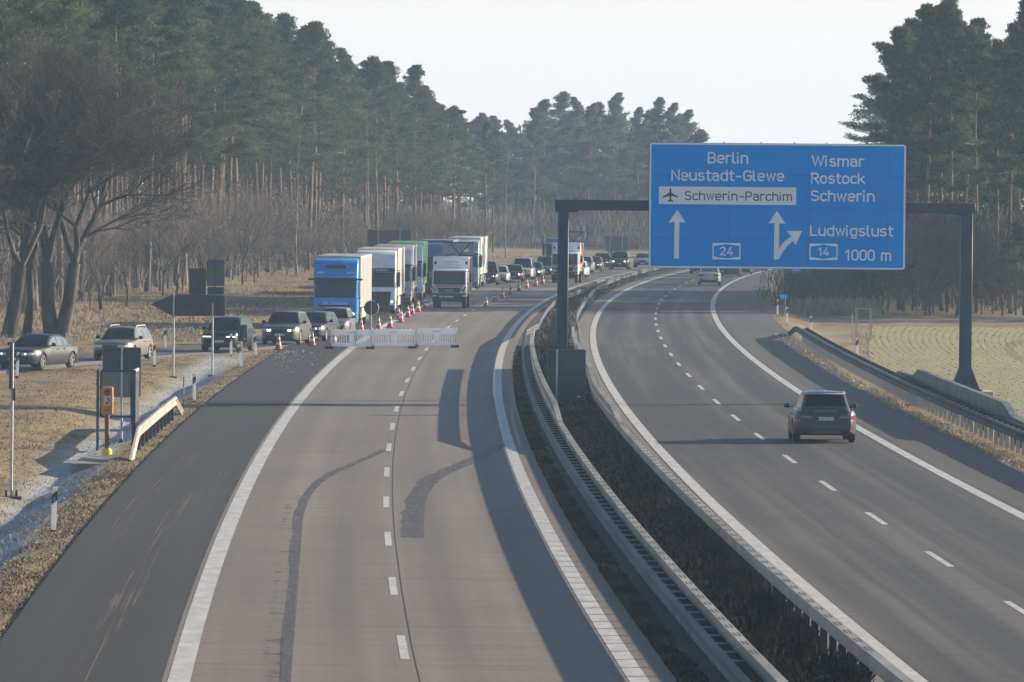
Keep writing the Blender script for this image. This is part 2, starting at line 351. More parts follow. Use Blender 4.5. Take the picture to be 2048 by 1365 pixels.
skid("dust_track", [(-5.35, 96), (-5.2, 118), (-5.1, 140), (-5.15, 155), (-4.95, 168), (-4.6, 180), (-4.3, 190)], .42, .5)
skid("dust_track_edge", [(-6.1, 150), (-6.2, 170), (-5.9, 182), (-5.7, 200)], .3, .5)
# crop field on the right
t = NT("crop_field"); co = t.coord(); sp = t.node("SeparateXYZ"); t.link(co, sp.inputs[0]); X, Y = sp.outputs[0], sp.outputs[1]
yy = t.math('MAXIMUM', t.math('MULTIPLY', t.math('SUBTRACT', Y, 316.0), .075), 0.0); xx = t.math('SUBTRACT', 31.0, X)
g = t.math('SQRT', t.math('ADD', t.math('MULTIPLY', xx, xx), t.math('MULTIPLY', yy, yy)))
w = t.math('ADD', g, t.math('MULTIPLY', t.noise(t.mapping(co, (.3, .1, 1)), 1.0, 3.0), .4))
row = t.math('MULTIPLY_ADD', t.math('SINE', t.math('MULTIPLY', w, 2 * math.pi / .34)), .5, .5)
nA = t.noise(t.mapping(co, (.5, .12, 1)), 1.0, 5.0, .6); nC = t.noise(t.mapping(co, (7, 2, 1)), 1.0, 5.0, .7)
crop = t.mix(t.smooth(nA, .3, .7), (.25, .30, .12), (.38, .385, .20)); soil = t.mix(t.smooth(nC, .3, .7), (.235, .19, .115), (.39, .325, .21))
col = t.mix(t.math('MULTIPLY', t.math('MULTIPLY_ADD', row, .85, .15), t.smooth(nC, .3, .65, .15, 1)), soil, crop); tk = t.math('LESS_THAN', t.math('ABSOLUTE', t.math('SUBTRACT', t.math('ABSOLUTE', t.math('SUBTRACT', g, 5.2)), .5)), .22)
col = t.mix(t.math('MULTIPLY', tk, .35), col, (.105, .083, .055)); t.base(col, .95, 0, .2); t.bump(nC, .4, .05)
ds = list(np.arange(90, 432, 6))
def f_in(d): return 21.6 + max(0, (d - 330) / 100) * 4
o = sheet("field", [(C(d) + f_in(d), d) for d in ds], [(C(d) + 140, d) for d in ds], -.54, t.m, nx=6)
# ------------------------------------------------------------------ gantry, signs, guardrails and roadside furniture
M_galv = mat("galvanised_steel", (.42, .41, .40), (.56, .55, .53), 2.5, .55, .35, stretch=(1, .3, 1))
M_rail = mat("weathered_rail", (.21, .195, .18), (.36, .335, .30), 1.2, .6, .25, stretch=(1, .15, 1), bump=.1)
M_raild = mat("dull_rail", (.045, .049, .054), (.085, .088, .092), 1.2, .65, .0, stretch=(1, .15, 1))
M_gantry = mat("gantry_paint", (.020, .045, .085), (.028, .056, .1), 1.2, .45)
M_signback = mat("sign_back_grey", (.050, .060, .070), (.066, .076, .087), 1.5, .6)
M_white = mat("white_plastic", (.80, .80, .80), (.88, .88, .87), 3, .5)
M_black = mat("black_plastic", (.012, .012, .013), (.022, .022, .023), 5, .6)
M_signblue = mat("sign_blue", (.0, .30, .84), (.0, .315, .87), .9, .6, spec=.1)
M_signwhite = mat("sign_white", (.84, .84, .84), (.88, .88, .88), 1.5, .45)
M_conc2 = mat("cast_concrete", (.33, .29, .25), (.46, .42, .37), 3, .85, bump=.2)
M_bolt = mat("bolt_dark", (.12, .11, .10), None, 3, .7)
M_letter_dark = mat("sign_black", (.03, .04, .055), None, 2, .6)
_cap = [None]
def text_me(s, x0, x1, z0, cap, y, m, bold=.012, shear=0.0, extrude=.004, name="lettering"):   # lettering in the plane y = const, cap height fixed, width fitted
    def raw(tx):
        cu = bpy.data.curves.new("t", 'FONT'); cu.body = tx; cu.size = 1.0; cu.offset = bold; cu.extrude = 0.0; cu.resolution_u = 3; cu.shear = shear
        ob = bpy.data.objects.new("t", cu); COL.objects.link(ob); bpy.context.view_layer.update()
        me = bpy.data.meshes.new_from_object(ob.evaluated_get(bpy.context.evaluated_depsgraph_get()))
        bpy.data.objects.remove(ob); bpy.data.curves.remove(cu); return me
    if _cap[0] is None:
        h = raw("H"); _cap[0] = max(v.co.y for v in h.vertices); bpy.data.meshes.remove(h)
    me = raw(s); xs = [v.co.x for v in me.vertices]; a, b = min(xs), max(xs)
    for v in me.vertices: v.co = (x0 + (v.co.x - a) / (b - a) * (x1 - x0), y, z0 + v.co.y / _cap[0] * cap)
    me.name = name; me.materials.clear(); me.materials.append(m); me.update(); return me
def rounded(x0, x1, z0, z1, r, n=6):
    pts = []
    for cx, cz, a0 in ((x1 - r, z0 + r, -90), (x1 - r, z1 - r, 0), (x0 + r, z1 - r, 90), (x0 + r, z0 + r, 180)):
        for i in range(n + 1): a = R(a0 + 90 * i / n); pts.append((cx + r * math.cos(a), cz + r * math.sin(a)))
    return pts
def plate(mb, pts, y0, y1):                     # thin plate from an xz outline, y0 front (towards -y) to y1
    n = len(pts); return mb.add([(p[0], y0, p[1]) for p in pts] + [(p[0], y1, p[1]) for p in pts], [tuple(range(n)), tuple(range(2 * n - 1, n - 1, -1))] + [(i + n, (i + 1) % n + n, (i + 1) % n, i) for i in range(n)])


# stroke lettering after the road sign alphabet: polylines on a grid of cap height 1, x height .73
def arc(cx, cy, rx, ry, a0, a1, n=10): return [(cx + rx * math.cos(R(a0 + (a1 - a0) * i / n)), cy + ry * math.sin(R(a0 + (a1 - a0) * i / n))) for i in range(n + 1)]
XH = .73
def bowl(x0, x1, y0, y1, r=None):
    r = (x1 - x0) / 2 if r is None else r; ry = min(r, (y1 - y0) / 2); return arc(x0 + r, y1 - ry, r, ry, 180, 90, 6) + arc(x1 - r, y1 - ry, r, ry, 90, 0, 6) + arc(x1 - r, y0 + ry, r, ry, 0, -90, 6) + arc(x0 + r, y0 + ry, r, ry, 270, 180, 6) + [(x0, y1 - ry)]
DIN = {
 'B': (.58, [[(0, .48), (.28, .48)], [(0, 0), (0, 1), (.26, 1)] + arc(.26, .74, .22, .26, 90, -90, 10) , [(.26, .48)] + arc(.27, .24, .26, .24, 90, -90, 10) + [(0, 0)]]),
 'N': (.60, [[(0, 0), (0, 1), (.53, 0), (.53, 1)]]), 'W': (.86, [[(0, 1), (.20, 0), (.40, .98), (.60, 0), (.80, 1)]]), 'R': (.58, [[(0, 0), (0, 1), (.27, 1)] + arc(.27, .74, .23, .26, 90, -90, 10) + [(0, .48)], [(.25, .48), (.52, 0)]]),
 'S': (.58, [arc(.26, .75, .24, .25, 35, 180, 8)[:-1] + arc(.26, .75, .24, .24, 180, 262, 5) + arc(.27, .25, .25, .25, 84, -90, 9) + arc(.26, .27, .26, .27, -90, -150, 6)]),
 'G': (.60, [arc(.27, .72, .27, .28, 30, 180, 8) + arc(.27, .28, .27, .28, 180, 360, 10) + [(.54, .48), (.30, .48)]]), 'P': (.56, [[(0, 0), (0, 1), (.26, 1)] + arc(.26, .72, .24, .28, 90, -90, 10) + [(0, .44)]]), 'L': (.50, [[(0, 1), (0, 0), (.44, 0)]]),
 'e': (.54, [[(0, .37), (.46, .37)] + arc(.23, XH - .25, .23, .25, 0, 180, 10) + arc(.23, .25, .23, .25, 180, 310, 8)]),
 'r': (.36, [[(0, 0), (0, XH)], arc(.20, XH - .24, .20, .24, 180, 60, 7)]), 'l': (.22, [[(0, 1), (0, .13)] + arc(.13, .13, .13, .13, 180, 270, 4)]), 'i': (.15, [[(0, 0), (0, .64)], [(0, .955), (0, 1.0)]]),
 'n': (.52, [[(0, 0), (0, XH)], arc(.22, XH - .24, .22, .24, 180, 0, 9) + [(.44, 0)]]), 'u': (.52, [[(.44, XH), (.44, 0)], [(0, XH)] + arc(.22, .24, .22, .24, 180, 360, 9)]),
 'h': (.52, [[(0, 0), (0, 1)], arc(.22, XH - .24, .22, .24, 180, 0, 9) + [(.44, 0)]]), 'm': (.80, [[(0, 0), (0, XH)], arc(.18, XH - .2, .18, .2, 180, 0, 8) + [(.36, 0)], arc(.54, XH - .2, .18, .2, 180, 0, 8) + [(.72, 0)]]),
 's': (.48, [arc(.20, XH - .18, .19, .18, 40, 180, 6) + arc(.20, XH - .18, .19, .18, 180, 265, 4) + arc(.205, .19, .20, .19, 85, -90, 8) + arc(.20, .2, .2, .2, -90, -145, 5)]),
 't': (.36, [[(.11, .97), (.11, .14)] + arc(.25, .14, .14, .14, 180, 270, 4) + [(.30, 0)], [(0, XH), (.30, XH)]]),
 'a': (.52, [arc(.20, XH - .2, .22, .2, 150, 0, 7) + [(.42, 0)], [(.42, .42), (.20, .42)] + arc(.20, .21, .20, .21, 90, 270, 9) + arc(.24, .2, .18, .2, 270, 340, 4)]),
 'd': (.53, [[(.45, 0), (.45, 1)], bowl(0, .45, 0, XH, .22)]), 'o': (.53, [bowl(0, .45, 0, XH, .225)]), 'c': (.46, [arc(.22, XH - .23, .22, .23, 40, 180, 8) + arc(.22, .23, .22, .23, 180, 320, 8)]),
 'w': (.68, [[(0, XH), (.15, 0), (.31, XH - .02), (.47, 0), (.62, XH)]]), 'k': (.50, [[(0, 0), (0, 1)], [(.42, XH), (.0, .26)], [(.17, .43), (.45, 0)]]), 'g': (.53, [bowl(0, .45, 0, XH, .22), [(.45, XH), (.45, -.10)] + arc(.25, -.06, .20, .20, 0, -140, 7)]),
 '-': (.48, [[(.04, .40), (.38, .40)]]), ' ': (.30, []), '0': (.56, [bowl(0, .48, 0, 1, .24)]), '1': (.40, [[(0, .78), (.22, 1), (.22, 0)]]), '2': (.56, [arc(.24, .74, .24, .26, 165, 0, 9) + arc(.20, .74, .28, .30, 0, -40, 4) + [(0, 0), (.49, 0)]]), '4': (.58, [[(.34, 1), (.0, .24), (.52, .24)], [(.39, .50), (.39, 0)]]) }
def din_me(s, x0, x1, z0, cap, y, m, sw=.145):
    pen = 0; strokes = []
    for ch in s:
        w, sts = DIN[ch]
        for st in sts: strokes.append([(pen + a, b) for a, b in st])
        pen += w + .125 + (.0 if w > .3 else .02)
    xs = [p[0] for st in strokes for p in st]; a, b = min(xs) - sw / 2, max(xs) + sw / 2; kx = (x1 - x0) / (b - a); M = MB(); h = sw * cap / 2
    for i, st in enumerate(strokes):
        P = [(x0 + (p[0] - a) * kx, z0 + (sw / 2 + p[1] * (1 - sw)) * cap) for p in st]; P = [p for j, p in enumerate(P) if j == 0 or math.hypot(p[0] - P[j - 1][0], p[1] - P[j - 1][1]) > 1e-4]
        k = len(P); cl = k > 3 and math.hypot(P[0][0] - P[-1][0], P[0][1] - P[-1][1]) < 1e-3; L_, R_ = [], []
        for j in range(k):
            p, q, r_ = P[j - 1] if j else (P[-2] if cl else P[0]), P[j], P[j + 1] if j < k - 1 else (P[1] if cl else P[-1])
            d1 = (q[0] - p[0], q[1] - p[1]); d2 = (r_[0] - q[0], r_[1] - q[1]); l1 = math.hypot(*d1) or 1; l2 = math.hypot(*d2) or 1
            if j == 0 and not cl: d1, l1 = d2, l2
            if j == k - 1 and not cl: d2, l2 = d1, l1
            n1 = (-d1[1] / l1, d1[0] / l1); n2 = (-d2[1] / l2, d2[0] / l2); nx, ny = n1[0] + n2[0], n1[1] + n2[1]; l = math.hypot(nx, ny) or 1; nx, ny = nx / l, ny / l
            mt_ = min(1.9, 1 / max(.35, nx * n1[0] + ny * n1[1])) * h; ex = ey = 0
            if not cl and j in (0, k - 1): e = h * (-1 if j == 0 else 1); ex, ey = d1[0] / l1 * e * .98, d1[1] / l1 * e * .98
            L_.append((q[0] + nx * mt_ + ex, q[1] + ny * mt_ + ey)); R_.append((q[0] - nx * mt_ + ex, q[1] - ny * mt_ + ey))
        yy = y - .0004 * (i % 3)
        M.add([(p[0], yy, p[1]) for p in L_ + R_], [(j, k + j, k + j + 1, j + 1) for j in range(k - 1)])
    return M.mesh("lettering", m)
DG = 255.0
gx0, gx1 = 1.88, 16.96
g = thing("sign_gantry", "dark blue steel gantry carrying the big blue direction sign over the right lanes", "gantry", (gx0, DG, 0))
MB().rbox(-.2, .2, -.25, .25, -.05, 7.12, .015, 1).build("post", M_gantry, g)
w = gx1 - gx0
pb = MB().rbox(w - .22, w + .22, -.28, .28, 1.05, 7.12, .015, 1)
pb.prism_x([(-.5, .5), (.5, .5), (.28, 1.3), (-.28, 1.3)], w - .21, w + .21, 0); pb.add([(w - .55, -.29, .5), (w + .55, -.29, .5), (w + .22, -.29, 1.35), (w - .22, -.29, 1.35), (w - .55, .29, .5), (w + .55, .29, .5), (w + .22, .29, 1.35), (w - .22, .29, 1.35)], [(0, 1, 2, 3), (5, 4, 7, 6), (4, 0, 3, 7), (1, 5, 6, 2), (3, 2, 6, 7)])
pb.box(w - .62, w + .62, -.6, .6, .47, .52)
po = pb.build("post", M_gantry, g)
bl = MB()
for k in range(-3, 4): bl.tube([(w + k * .16, -.52, .5), (w + k * .16, -.52, .6)], .03, 6)
bl.build("anchor_bolt_pattern", M_black, po)
bm_ = MB().rbox(-.32, w + .32, -.2, .2, 7.1, 7.49, .012, 1); bm_.box(-.30, .55, -.22, .22, 7.03, 7.1); bm_.box(w - .5, w + .3, -.22, .22, 7.03, 7.1); bm_.build("beam", M_gantry, g)
MB().rbox(w - .75, w + 1.02, -.9, 1.0, -.7, .47, .03).build("foundation", M_conc2, g)

# the big sign: local x to the right, z up, face towards -y ; photo crop pixels -> metres
SX0, SX1, SZ0, SZ1 = 5.07, 14.66, 4.97, 9.66
sg = thing("direction_sign", "large blue motorway direction sign with white lettering and arrows on the gantry", "road sign", (SX0, DG - .42, SZ0))
SWd, SHt = SX1 - SX0, SZ1 - SZ0
KX = SWd / 1875.0; KZ = SHt / 925.0
def sx(zx): return (zx - 60) * KX
def sz(zx, zy): return SHt - (zy - .0092 * (zx - 60) - 84) * KZ
pn = MB(); plate(pn, rounded(.0, SWd, 0, SHt, .10), 0, .06); panel = pn.build("panel", M_signblue, sg)
bo = rounded(.015, SWd - .015, .015, SHt - .015, .10); bi = rounded(.075, SWd - .075, .075, SHt - .075, .06); n = len(bo)
bd = MB(); bd.add([(p[0], -.004, p[1]) for p in bo] + [(p[0], -.004, p[1]) for p in bi], [(i, (i + 1) % n, (i + 1) % n + n, i + n) for i in range(n)]); bd.build("border", M_signwhite, sg)
sm = MB()
for q in (.24, .49, .745): sm.box(.0, SWd, -.0015, 0, SHt * q - .006, SHt * q + .006)
for q in (.31, .62, .93): sm.box(SWd * q - .005, SWd * q + .005, -.0012, 0, 0, SHt)
sm.build("panel_seam", mat("seam_blue", (.002, .075, .27), None, 1, .6), panel)
LT = [("Berlin", 485, 783, 155, 240), ("Neustadt-Glewe", 220, 1047, 284, 367), ("Wismar", 1245, 1632, 181, 263), ("Rostock", 1240, 1637, 308, 390), ("Schwerin", 1240, 1708, 437, 519), ("Ludwigslust", 1237, 1848, 693, 775), ("1000 m", 1495, 1832, 874, 956)]
for tx, a, b, t0, t1 in LT: link_mesh("lettering", din_me(tx, sx(a), sx(b), sz(a, t1), (t1 - t0) * KZ, -.005, M_signwhite), sg)
wp = MB(); plate(wp, [(sx(132), sz(132, 538)), (sx(1134), sz(132, 538)), (sx(1134), sz(132, 409)), (sx(132), sz(132, 409))], -.008, 0)
wpo = wp.build("name_panel", M_signwhite, sg)
link_mesh("lettering", din_me("Schwerin-Parchim", sx(320), sx(1105), sz(320, 511), 68 * KZ, -.010, M_letter_dark, .125), wpo)
pl = MB(); pc = [(216, 418), (222, 432), (223, 455), (272, 484), (272, 493), (223, 478), (221, 505), (236, 516), (236, 523), (216, 519)]
pl.poly([(sx(x), -.010, sz(216, y)) for x, y in (pc + [(432 - x, y) for x, y in pc[-2:0:-1]])][::-1]); pl.build("aeroplane_symbol", M_letter_dark, wpo)
def spoly(mb, pts, y=-.006): mb.poly([(sx(a), y, sz(a, b)) for a, b in pts][::-1])
ar = MB(); spoly(ar, [(246, 940), (282, 940), (284, 672), (330, 677), (267, 580), (205, 676), (248, 670)]); ar.build("arrow", M_signwhite, sg)
ar = MB(); spoly(ar, [(975, 948), (1012, 948), (1013, 680), (1058, 684), (996, 588), (933, 683), (977, 678)]); ar.build("arrow", M_signwhite, sg)
br = MB(); cl = [(1010, 946, 3), (1013, 925, 10), (1022, 895, 16), (1036, 866, 19), (1058, 835, 19), (1088, 808, 18), (1112, 791, 17)]
L_, R_ = [], []
for i, (x, y, w_) in enumerate(cl):
    p, q = cl[max(i - 1, 0)], cl[min(i + 1, len(cl) - 1)]; dx, dy = q[0] - p[0], q[1] - p[1]; l = math.hypot(dx, dy); nx, ny = -dy / l, dx / l
    L_.append((x + nx * w_, y + ny * w_)); R_.append((x - nx * w_, y - ny * w_))
for i in range(len(cl) - 1): br.add([(sx(a), -.007, sz(a, b)) for a, b in (L_[i], L_[i + 1], R_[i + 1], R_[i])], [(0, 1, 2, 3)])
br.poly([(sx(a), -.007, sz(a, b)) for a, b in [(1180, 738), (1066, 738), (1100, 776), (1111, 800), (1134, 842)]]); br.build("branch_arrow", M_signwhite, sg)
def badge(tx, x0, x1, y0, y1, tx0, tx1, ty0, ty1):
    b = MB(); o = [(x0 + 4, y0 + 8), (x1 - 4, y0 + 8)]
    A = rounded(sx(x0), sx(x1), sz(x0, y1), sz(x0, y0), .035); b.poly([(p[0], -.006, p[1]) for p in A]); bo_ = b.build("route_badge", M_signwhite, sg)
    xm = (x0 + x1) / 2; i = MB(); P = [(x0 + 9, y1 - 22), (xm, y1 - 8), (x1 - 9, y1 - 22), (x1 - 9, y0 + 22), (xm, y0 + 8), (x0 + 9, y0 + 22)]
    i.poly([(sx(p), -.009, sz(x0, q)) for p, q in P]); i.build("badge_field", M_signblue, bo_)
    link_mesh("lettering", din_me(tx, sx(tx0), sx(tx1), sz(x0, ty1), (ty1 - ty0) * KZ, -.012, M_signwhite), bo_)
badge("24", 527, 732, 825, 947, 580, 678, 853, 917); badge("14", 1235, 1440, 830, 951, 1298, 1378, 858, 921)
hg = MB()
for q in (.10, .30, .5, .7, .9): hg.box(SWd * q - .05, SWd * q + .05, .06, .24, .3, SHt - .3)
for q in (.045, .175, .29, .435, .565, .69, .82): hg.tube([(SWd * q, .05, SHt), (SWd * q, .05, SHt + .045)], .025, 6)
hg.build("mounting_profile", M_signback, sg)
MB().box(.09, .16, -.0065, -.005, .085, .14).build("reflector_sticker", mat("red_sticker", (.45, .02, .03)), sg)

# ---------------- guardrails
WB = [(.0, .44), (.055, .455), (.08, .50), (.055, .545), (.02, .575), (.02, .615), (.055, .645), (.08, .69), (.055, .735), (.0, .75)]
def wprof(sgn, z=0, thick=.02): return [(sgn * x, q + z) for x, q in WB] + [(sgn * (x - thick), q + z) for x, q in WB[::-1]]
def boxp(x0, x1, z0, z1): return [(x0, z0), (x1, z0), (x1, z1), (x0, z1)]
def fr(d): return 4.80 + .55 * max(0, min(1, (d - 345) / 18)) + .75 * max(0, min(1, (d - 445) / 45)) + .9 * max(0, min(1, (d - 535) / 60))
def bolts(off, x0, x1, z, d0, d1, per=2.0):
    m = MB(); d = d0
    while d < d1:
        for dy in (-.42, -.25, -.08, .1, .27):
            for q in ((.3, .7) if abs(dy + .08) > .1 else (.25, .75)):
                X = C(d + dy) + off(d) + x0 + (x1 - x0) * q; m.box(X - .018, X + .018, d + dy - .055, d + dy + .055, z, z + .004)
        d += per
    return m
def repeat_part(proto, pts, parent):
    first = True
    for p in pts:
        o = proto if first else proto.copy()
        if not first: COL.objects.link(o)
        o.parent = parent; o.location = p; first = False
# rail along the oncoming carriageway
rl = thing("guardrail", "double steel guardrail with ladder brackets on the heather strip beside the closed lanes", "guardrail", (0, 0, 0))
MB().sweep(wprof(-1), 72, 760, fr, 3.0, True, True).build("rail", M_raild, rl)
bb = lambda d: fr(d) + .36
box = MB().sweep(boxp(-.07, .09, .66, .86), 72, 345, bb, 3.0, False, True).build("box_beam", M_rail, rl)
bolts(bb, -.07, .09, .86, 104, 262).build("bolt_pattern", M_bolt, box)
hb = MB().sweep(boxp(-.07, .09, 1.0, 1.19), 214, 298, bb, 3.0, False, True)
for da, db in ((214, 206),):
    X0, X1 = C(da) + bb(da), C(db) + bb(db)
    hb.add([(X0 - .07, da, 1.0), (X0 + .09, da, 1.0), (X0 + .09, da, 1.19), (X0 - .07, da, 1.19), (X1 - .07, db, .865), (X1 + .09, db, .865), (X1 + .09, db, .88), (X1 - .07, db, .88)], [(3, 2, 6, 7), (0, 3, 7, 4), (1, 5, 6, 2)])
hbo = hb.build("upper_beam", M_rail, rl, "raised pale beam in front of the gantry post")
bolts(bb, -.07, .09, 1.19, 214, 296).build("bolt_pattern", M_bolt, hbo)
pst = link_mesh("post", MB().box(-.05, .07, -.05, .05, -.1, .66).mesh("post", M_raild)); repeat_part(pst, [(C(d) + bb(d), d, 0) for d in np.arange(105, 303, 2.0)], rl)
brk = link_mesh("bracket", MB().box(-.36, -.07, -.016, .016, .63, .66).mesh("bracket", M_galv)); repeat_part(brk, [(C(d) + bb(d), d + .0, 0) for d in np.arange(105, 303, 2.0)], rl)
up = link_mesh("riser", MB().box(-.04, .06, -.05, .05, .86, 1.0).mesh("riser", M_rail)); repeat_part(up, [(C(d) + bb(d), d, 0) for d in np.arange(216, 298, 2.0)], rl)
# rail along the right carriageway, seen from behind
def f2(d): return 7.06 + .25 * max(0, min(1, (d - 235) / 25)) - .2 * max(0, min(1, (d - 350) / 40)) - .4 * max(0, min(1, (d - 450) / 50))
r2 = thing("guardrail", "pale box beam guardrail on the heather strip beside the open right lanes", "guardrail", (0, 0, 0))
b2 = lambda d: f2(d) - .14
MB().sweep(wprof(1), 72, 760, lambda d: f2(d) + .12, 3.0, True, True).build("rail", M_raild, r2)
box = MB().sweep(boxp(-.08, .08, .70, .92), 72, 345, b2, 3.0, False, True).build("box_beam", M_rail, r2)
bolts(b2, -.08, .08, .92, 104, 262).build("bolt_pattern", M_bolt, box)
hb = MB().sweep(boxp(-.08, .08, .98, 1.18), 212, 300, b2, 3.0, False, True)
X0, X1 = C(212) + b2(212), C(203) + b2(203); hb.add([(X0 - .08, 212, .98), (X0 + .08, 212, .98), (X0 + .08, 212, 1.18), (X0 - .08, 212, 1.18), (X1 - .08, 203, .925), (X1 + .08, 203, .925), (X1 + .08, 203, .94), (X1 - .08, 203, .94)], [(3, 2, 6, 7), (0, 3, 7, 4), (1, 5, 6, 2)])
hbo = hb.build("upper_beam", M_rail, r2); bolts(b2, -.08, .08, 1.18, 213, 298).build("bolt_pattern", M_bolt, hbo)
p2 = link_mesh("post", pst.data); repeat_part(p2, [(C(d) + b2(d), d, 0) for d in np.arange(105, 303, 2.0)], r2)
u2 = link_mesh("riser", up.data); repeat_part(u2, [(C(d) + b2(d), d, 0) for d in np.arange(214, 298, 2.0)], r2)
# verge rail on the far right
def f3(d): return 19.0
def z3(d): return -.66 * max(0, min(1, (d - 362) / 14))
r3 = thing("guardrail", "long dark guardrail on the dry grass verge between right shoulder and field", "guardrail", (0, 0, 0))
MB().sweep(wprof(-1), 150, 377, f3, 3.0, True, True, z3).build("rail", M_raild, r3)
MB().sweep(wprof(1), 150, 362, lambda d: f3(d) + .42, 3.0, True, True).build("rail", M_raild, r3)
p3 = link_mesh("post", MB().box(-.06, .06, -.05, .05, -.25, .70).mesh("post", M_galv)); repeat_part(p3, [(C(d) + f3(d) + .2, d, 0) for d in np.arange(158, 358, 2.0)], r3)
s3 = link_mesh("bracket", MB().box(-.2, .22, -.04, .04, .62, .70).mesh("bracket", M_raild)); repeat_part(s3, [(C(d) + f3(d) + .2, d, 0) for d in np.arange(158, 358, 2.0)], r3)
# raised steel barrier in front of the right gantry foot
wl_ = thing("barrier_wall", "grey steel barrier wall shielding the foot of the gantry beside the field", "barrier", (0, 0, 0))
def f4(d): return 19.72
def top4(d): return np.interp(d, [203, 211, 215.5, 219, 259, 262, 272], [.55, .78, .82, 1.16, 1.16, .84, .74])
ww = MB(); ds = [203, 211, 215.5, 219, 225, 232, 239, 246, 253, 259, 262, 267, 272]; vs = []
for d in ds: X = C(d) + f4(d); vs += [(X - .09, d, .44), (X - .09, d, top4(d)), (X + .13, d, top4(d)), (X + .13, d, .44)]
ww.add(vs, [(i * 4 + j, i * 4 + j + 1, i * 4 + j + 5, i * 4 + j + 4) for i in range(len(ds) - 1) for j in range(3)] + [(0, 1, 2, 3), tuple(len(vs) - 4 + k for k in (3, 2, 1, 0))]); ww.build("panel", mat("wall_steel", (.12, .125, .125), (.19, .19, .185), 1.5, .6, .2), wl_)
p4 = link_mesh("post", MB().box(-.02, .12, -.06, .06, -.6, .6).mesh("post", M_raild)); repeat_part(p4, [(C(d) + f4(d), d, 0) for d in np.arange(204, 272, 3.0)], wl_)
# short rail by the emergency telephone
r5 = thing("guardrail", "short pale guardrail beside the left shoulder next to the orange emergency telephone", "guardrail", (0, 0, 0))
f5 = lambda d: -7.42
z5 = lambda d: -.75 * max(0, min(1, (201.5 - d) / 5.5)) - .62 * max(0, min(1, (d - 231) / 6.0))
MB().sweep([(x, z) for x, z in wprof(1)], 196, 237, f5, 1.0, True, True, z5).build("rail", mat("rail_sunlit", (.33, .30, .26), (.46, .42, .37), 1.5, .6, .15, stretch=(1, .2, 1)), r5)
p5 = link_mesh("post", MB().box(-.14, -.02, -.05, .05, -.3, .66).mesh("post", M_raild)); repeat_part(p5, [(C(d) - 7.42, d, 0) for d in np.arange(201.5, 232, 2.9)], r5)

# ---------------- sign board seen from behind on the median
def back_board(name, label, x0, x1, y0, y1, yb, poles=1, cat="road sign", px=None, gx=None, group=None):
    X, d = G(gx if gx is not None else (x0 + x1) / 2, yb); s = F / d; yh = 377 + .0085 * ((x0 + x1) / 2 - 1024)
    z0 = CH - (y1 - yh) / s; z1 = CH - (y0 - yh) / s; w = (x1 - x0) / s; cx = ((x0 + x1) / 2 - 1024) / s - X
    gz = ground_z(X - C(d), d)
    o = thing(name, label, cat, (X, d, 0), 0, group)
    p = MB(); plate(p, rounded(cx - w / 2, cx + w / 2, z0, z1, .07), 0, .03); pe = p.build("panel", M_signback, o)
    e = MB(); A = rounded(cx - w / 2, cx + w / 2, z0, z1, .07); B = rounded(cx - w / 2 + .022, cx + w / 2 - .022, z0 + .022, z1 - .022, .055); n = len(A)
    e.add([(q[0], -.006, q[1]) for q in A] + [(q[0], -.006, q[1]) for q in B], [(i, (i + 1) % n, (i + 1) % n + n, i + n) for i in range(n)]); e.build("rim", mat("rim_grey", (.14, .155, .17), None, 2, .5, .3), pe)
    MB().box(cx - w / 2 + .02, cx + w / 2 - .02, -.004, 0, (z0 + z1) / 2 - .012, (z0 + z1) / 2 + .012).build("seam", M_black, pe)
    MB().box(cx + w / 2 - .3, cx + w / 2 - .16, -.005, 0, z0 + .08, z0 + .14).build("sticker", M_white, pe)
    for k in range(poles):
        q = 0 if poles == 1 else cx + w * (k / (poles - 1) - .5) * .5
        if px is not None: q = px[k]
        MB().tube([(q, -.06, gz - .05), (q, -.06, z1 - .02)], .038, 8).build("pole", M_galv, o)
        MB().lathe([(.075, gz - .02), (.075, gz + .12), (.04, gz + .14)], 8, (q, -.06)).build("base_sleeve", M_raild, o)
    return o
back_board("sign_board", "dark back of an upright sign board on the median under the gantry post", 1095, 1172, 699, 800, 829, gx=1113)
back_board("sign_board", "dark back of a large sign board behind the emergency telephone", 205, 282, 695, 795, 868, gx=243)
# arrow sign with two boards on top
X, d = G(347, 745); X2, d2 = G(425, 735); s = F / 292.0; yh = 371.5
o = thing("arrow_sign", "dark back of a left pointing arrow sign with two upright boards on top", "road sign", ((X + X2) / 2, 292, 0))
ox = (X + X2) / 2
lx = lambda x: (x - 1024) / s - ox
lz = lambda y: CH - (y - yh) / s
p = MB(); plate(p, [(lx(302), lz(610)), (lx(345), lz(632)), (lx(449), lz(631)), (lx(449), lz(591)), (lx(345), lz(590))], 0, .04); ao = p.build("arrow_panel", M_signback, o)
e = MB(); pts = [(302, 610), (345, 632), (449, 631), (449, 591), (345, 590)]
for i in range(5):
    a, b = pts[i], pts[(i + 1) % 5]; e.tube([(lx(a[0]), -.005, lz(a[1])), (lx(b[0]), -.005, lz(b[1]))], .014, 4)
e.build("rim", M_raild, ao)
MB().box(lx(345), lx(449), -.005, 0, lz(611) - .012, lz(611) + .012).build("seam", M_black, ao)
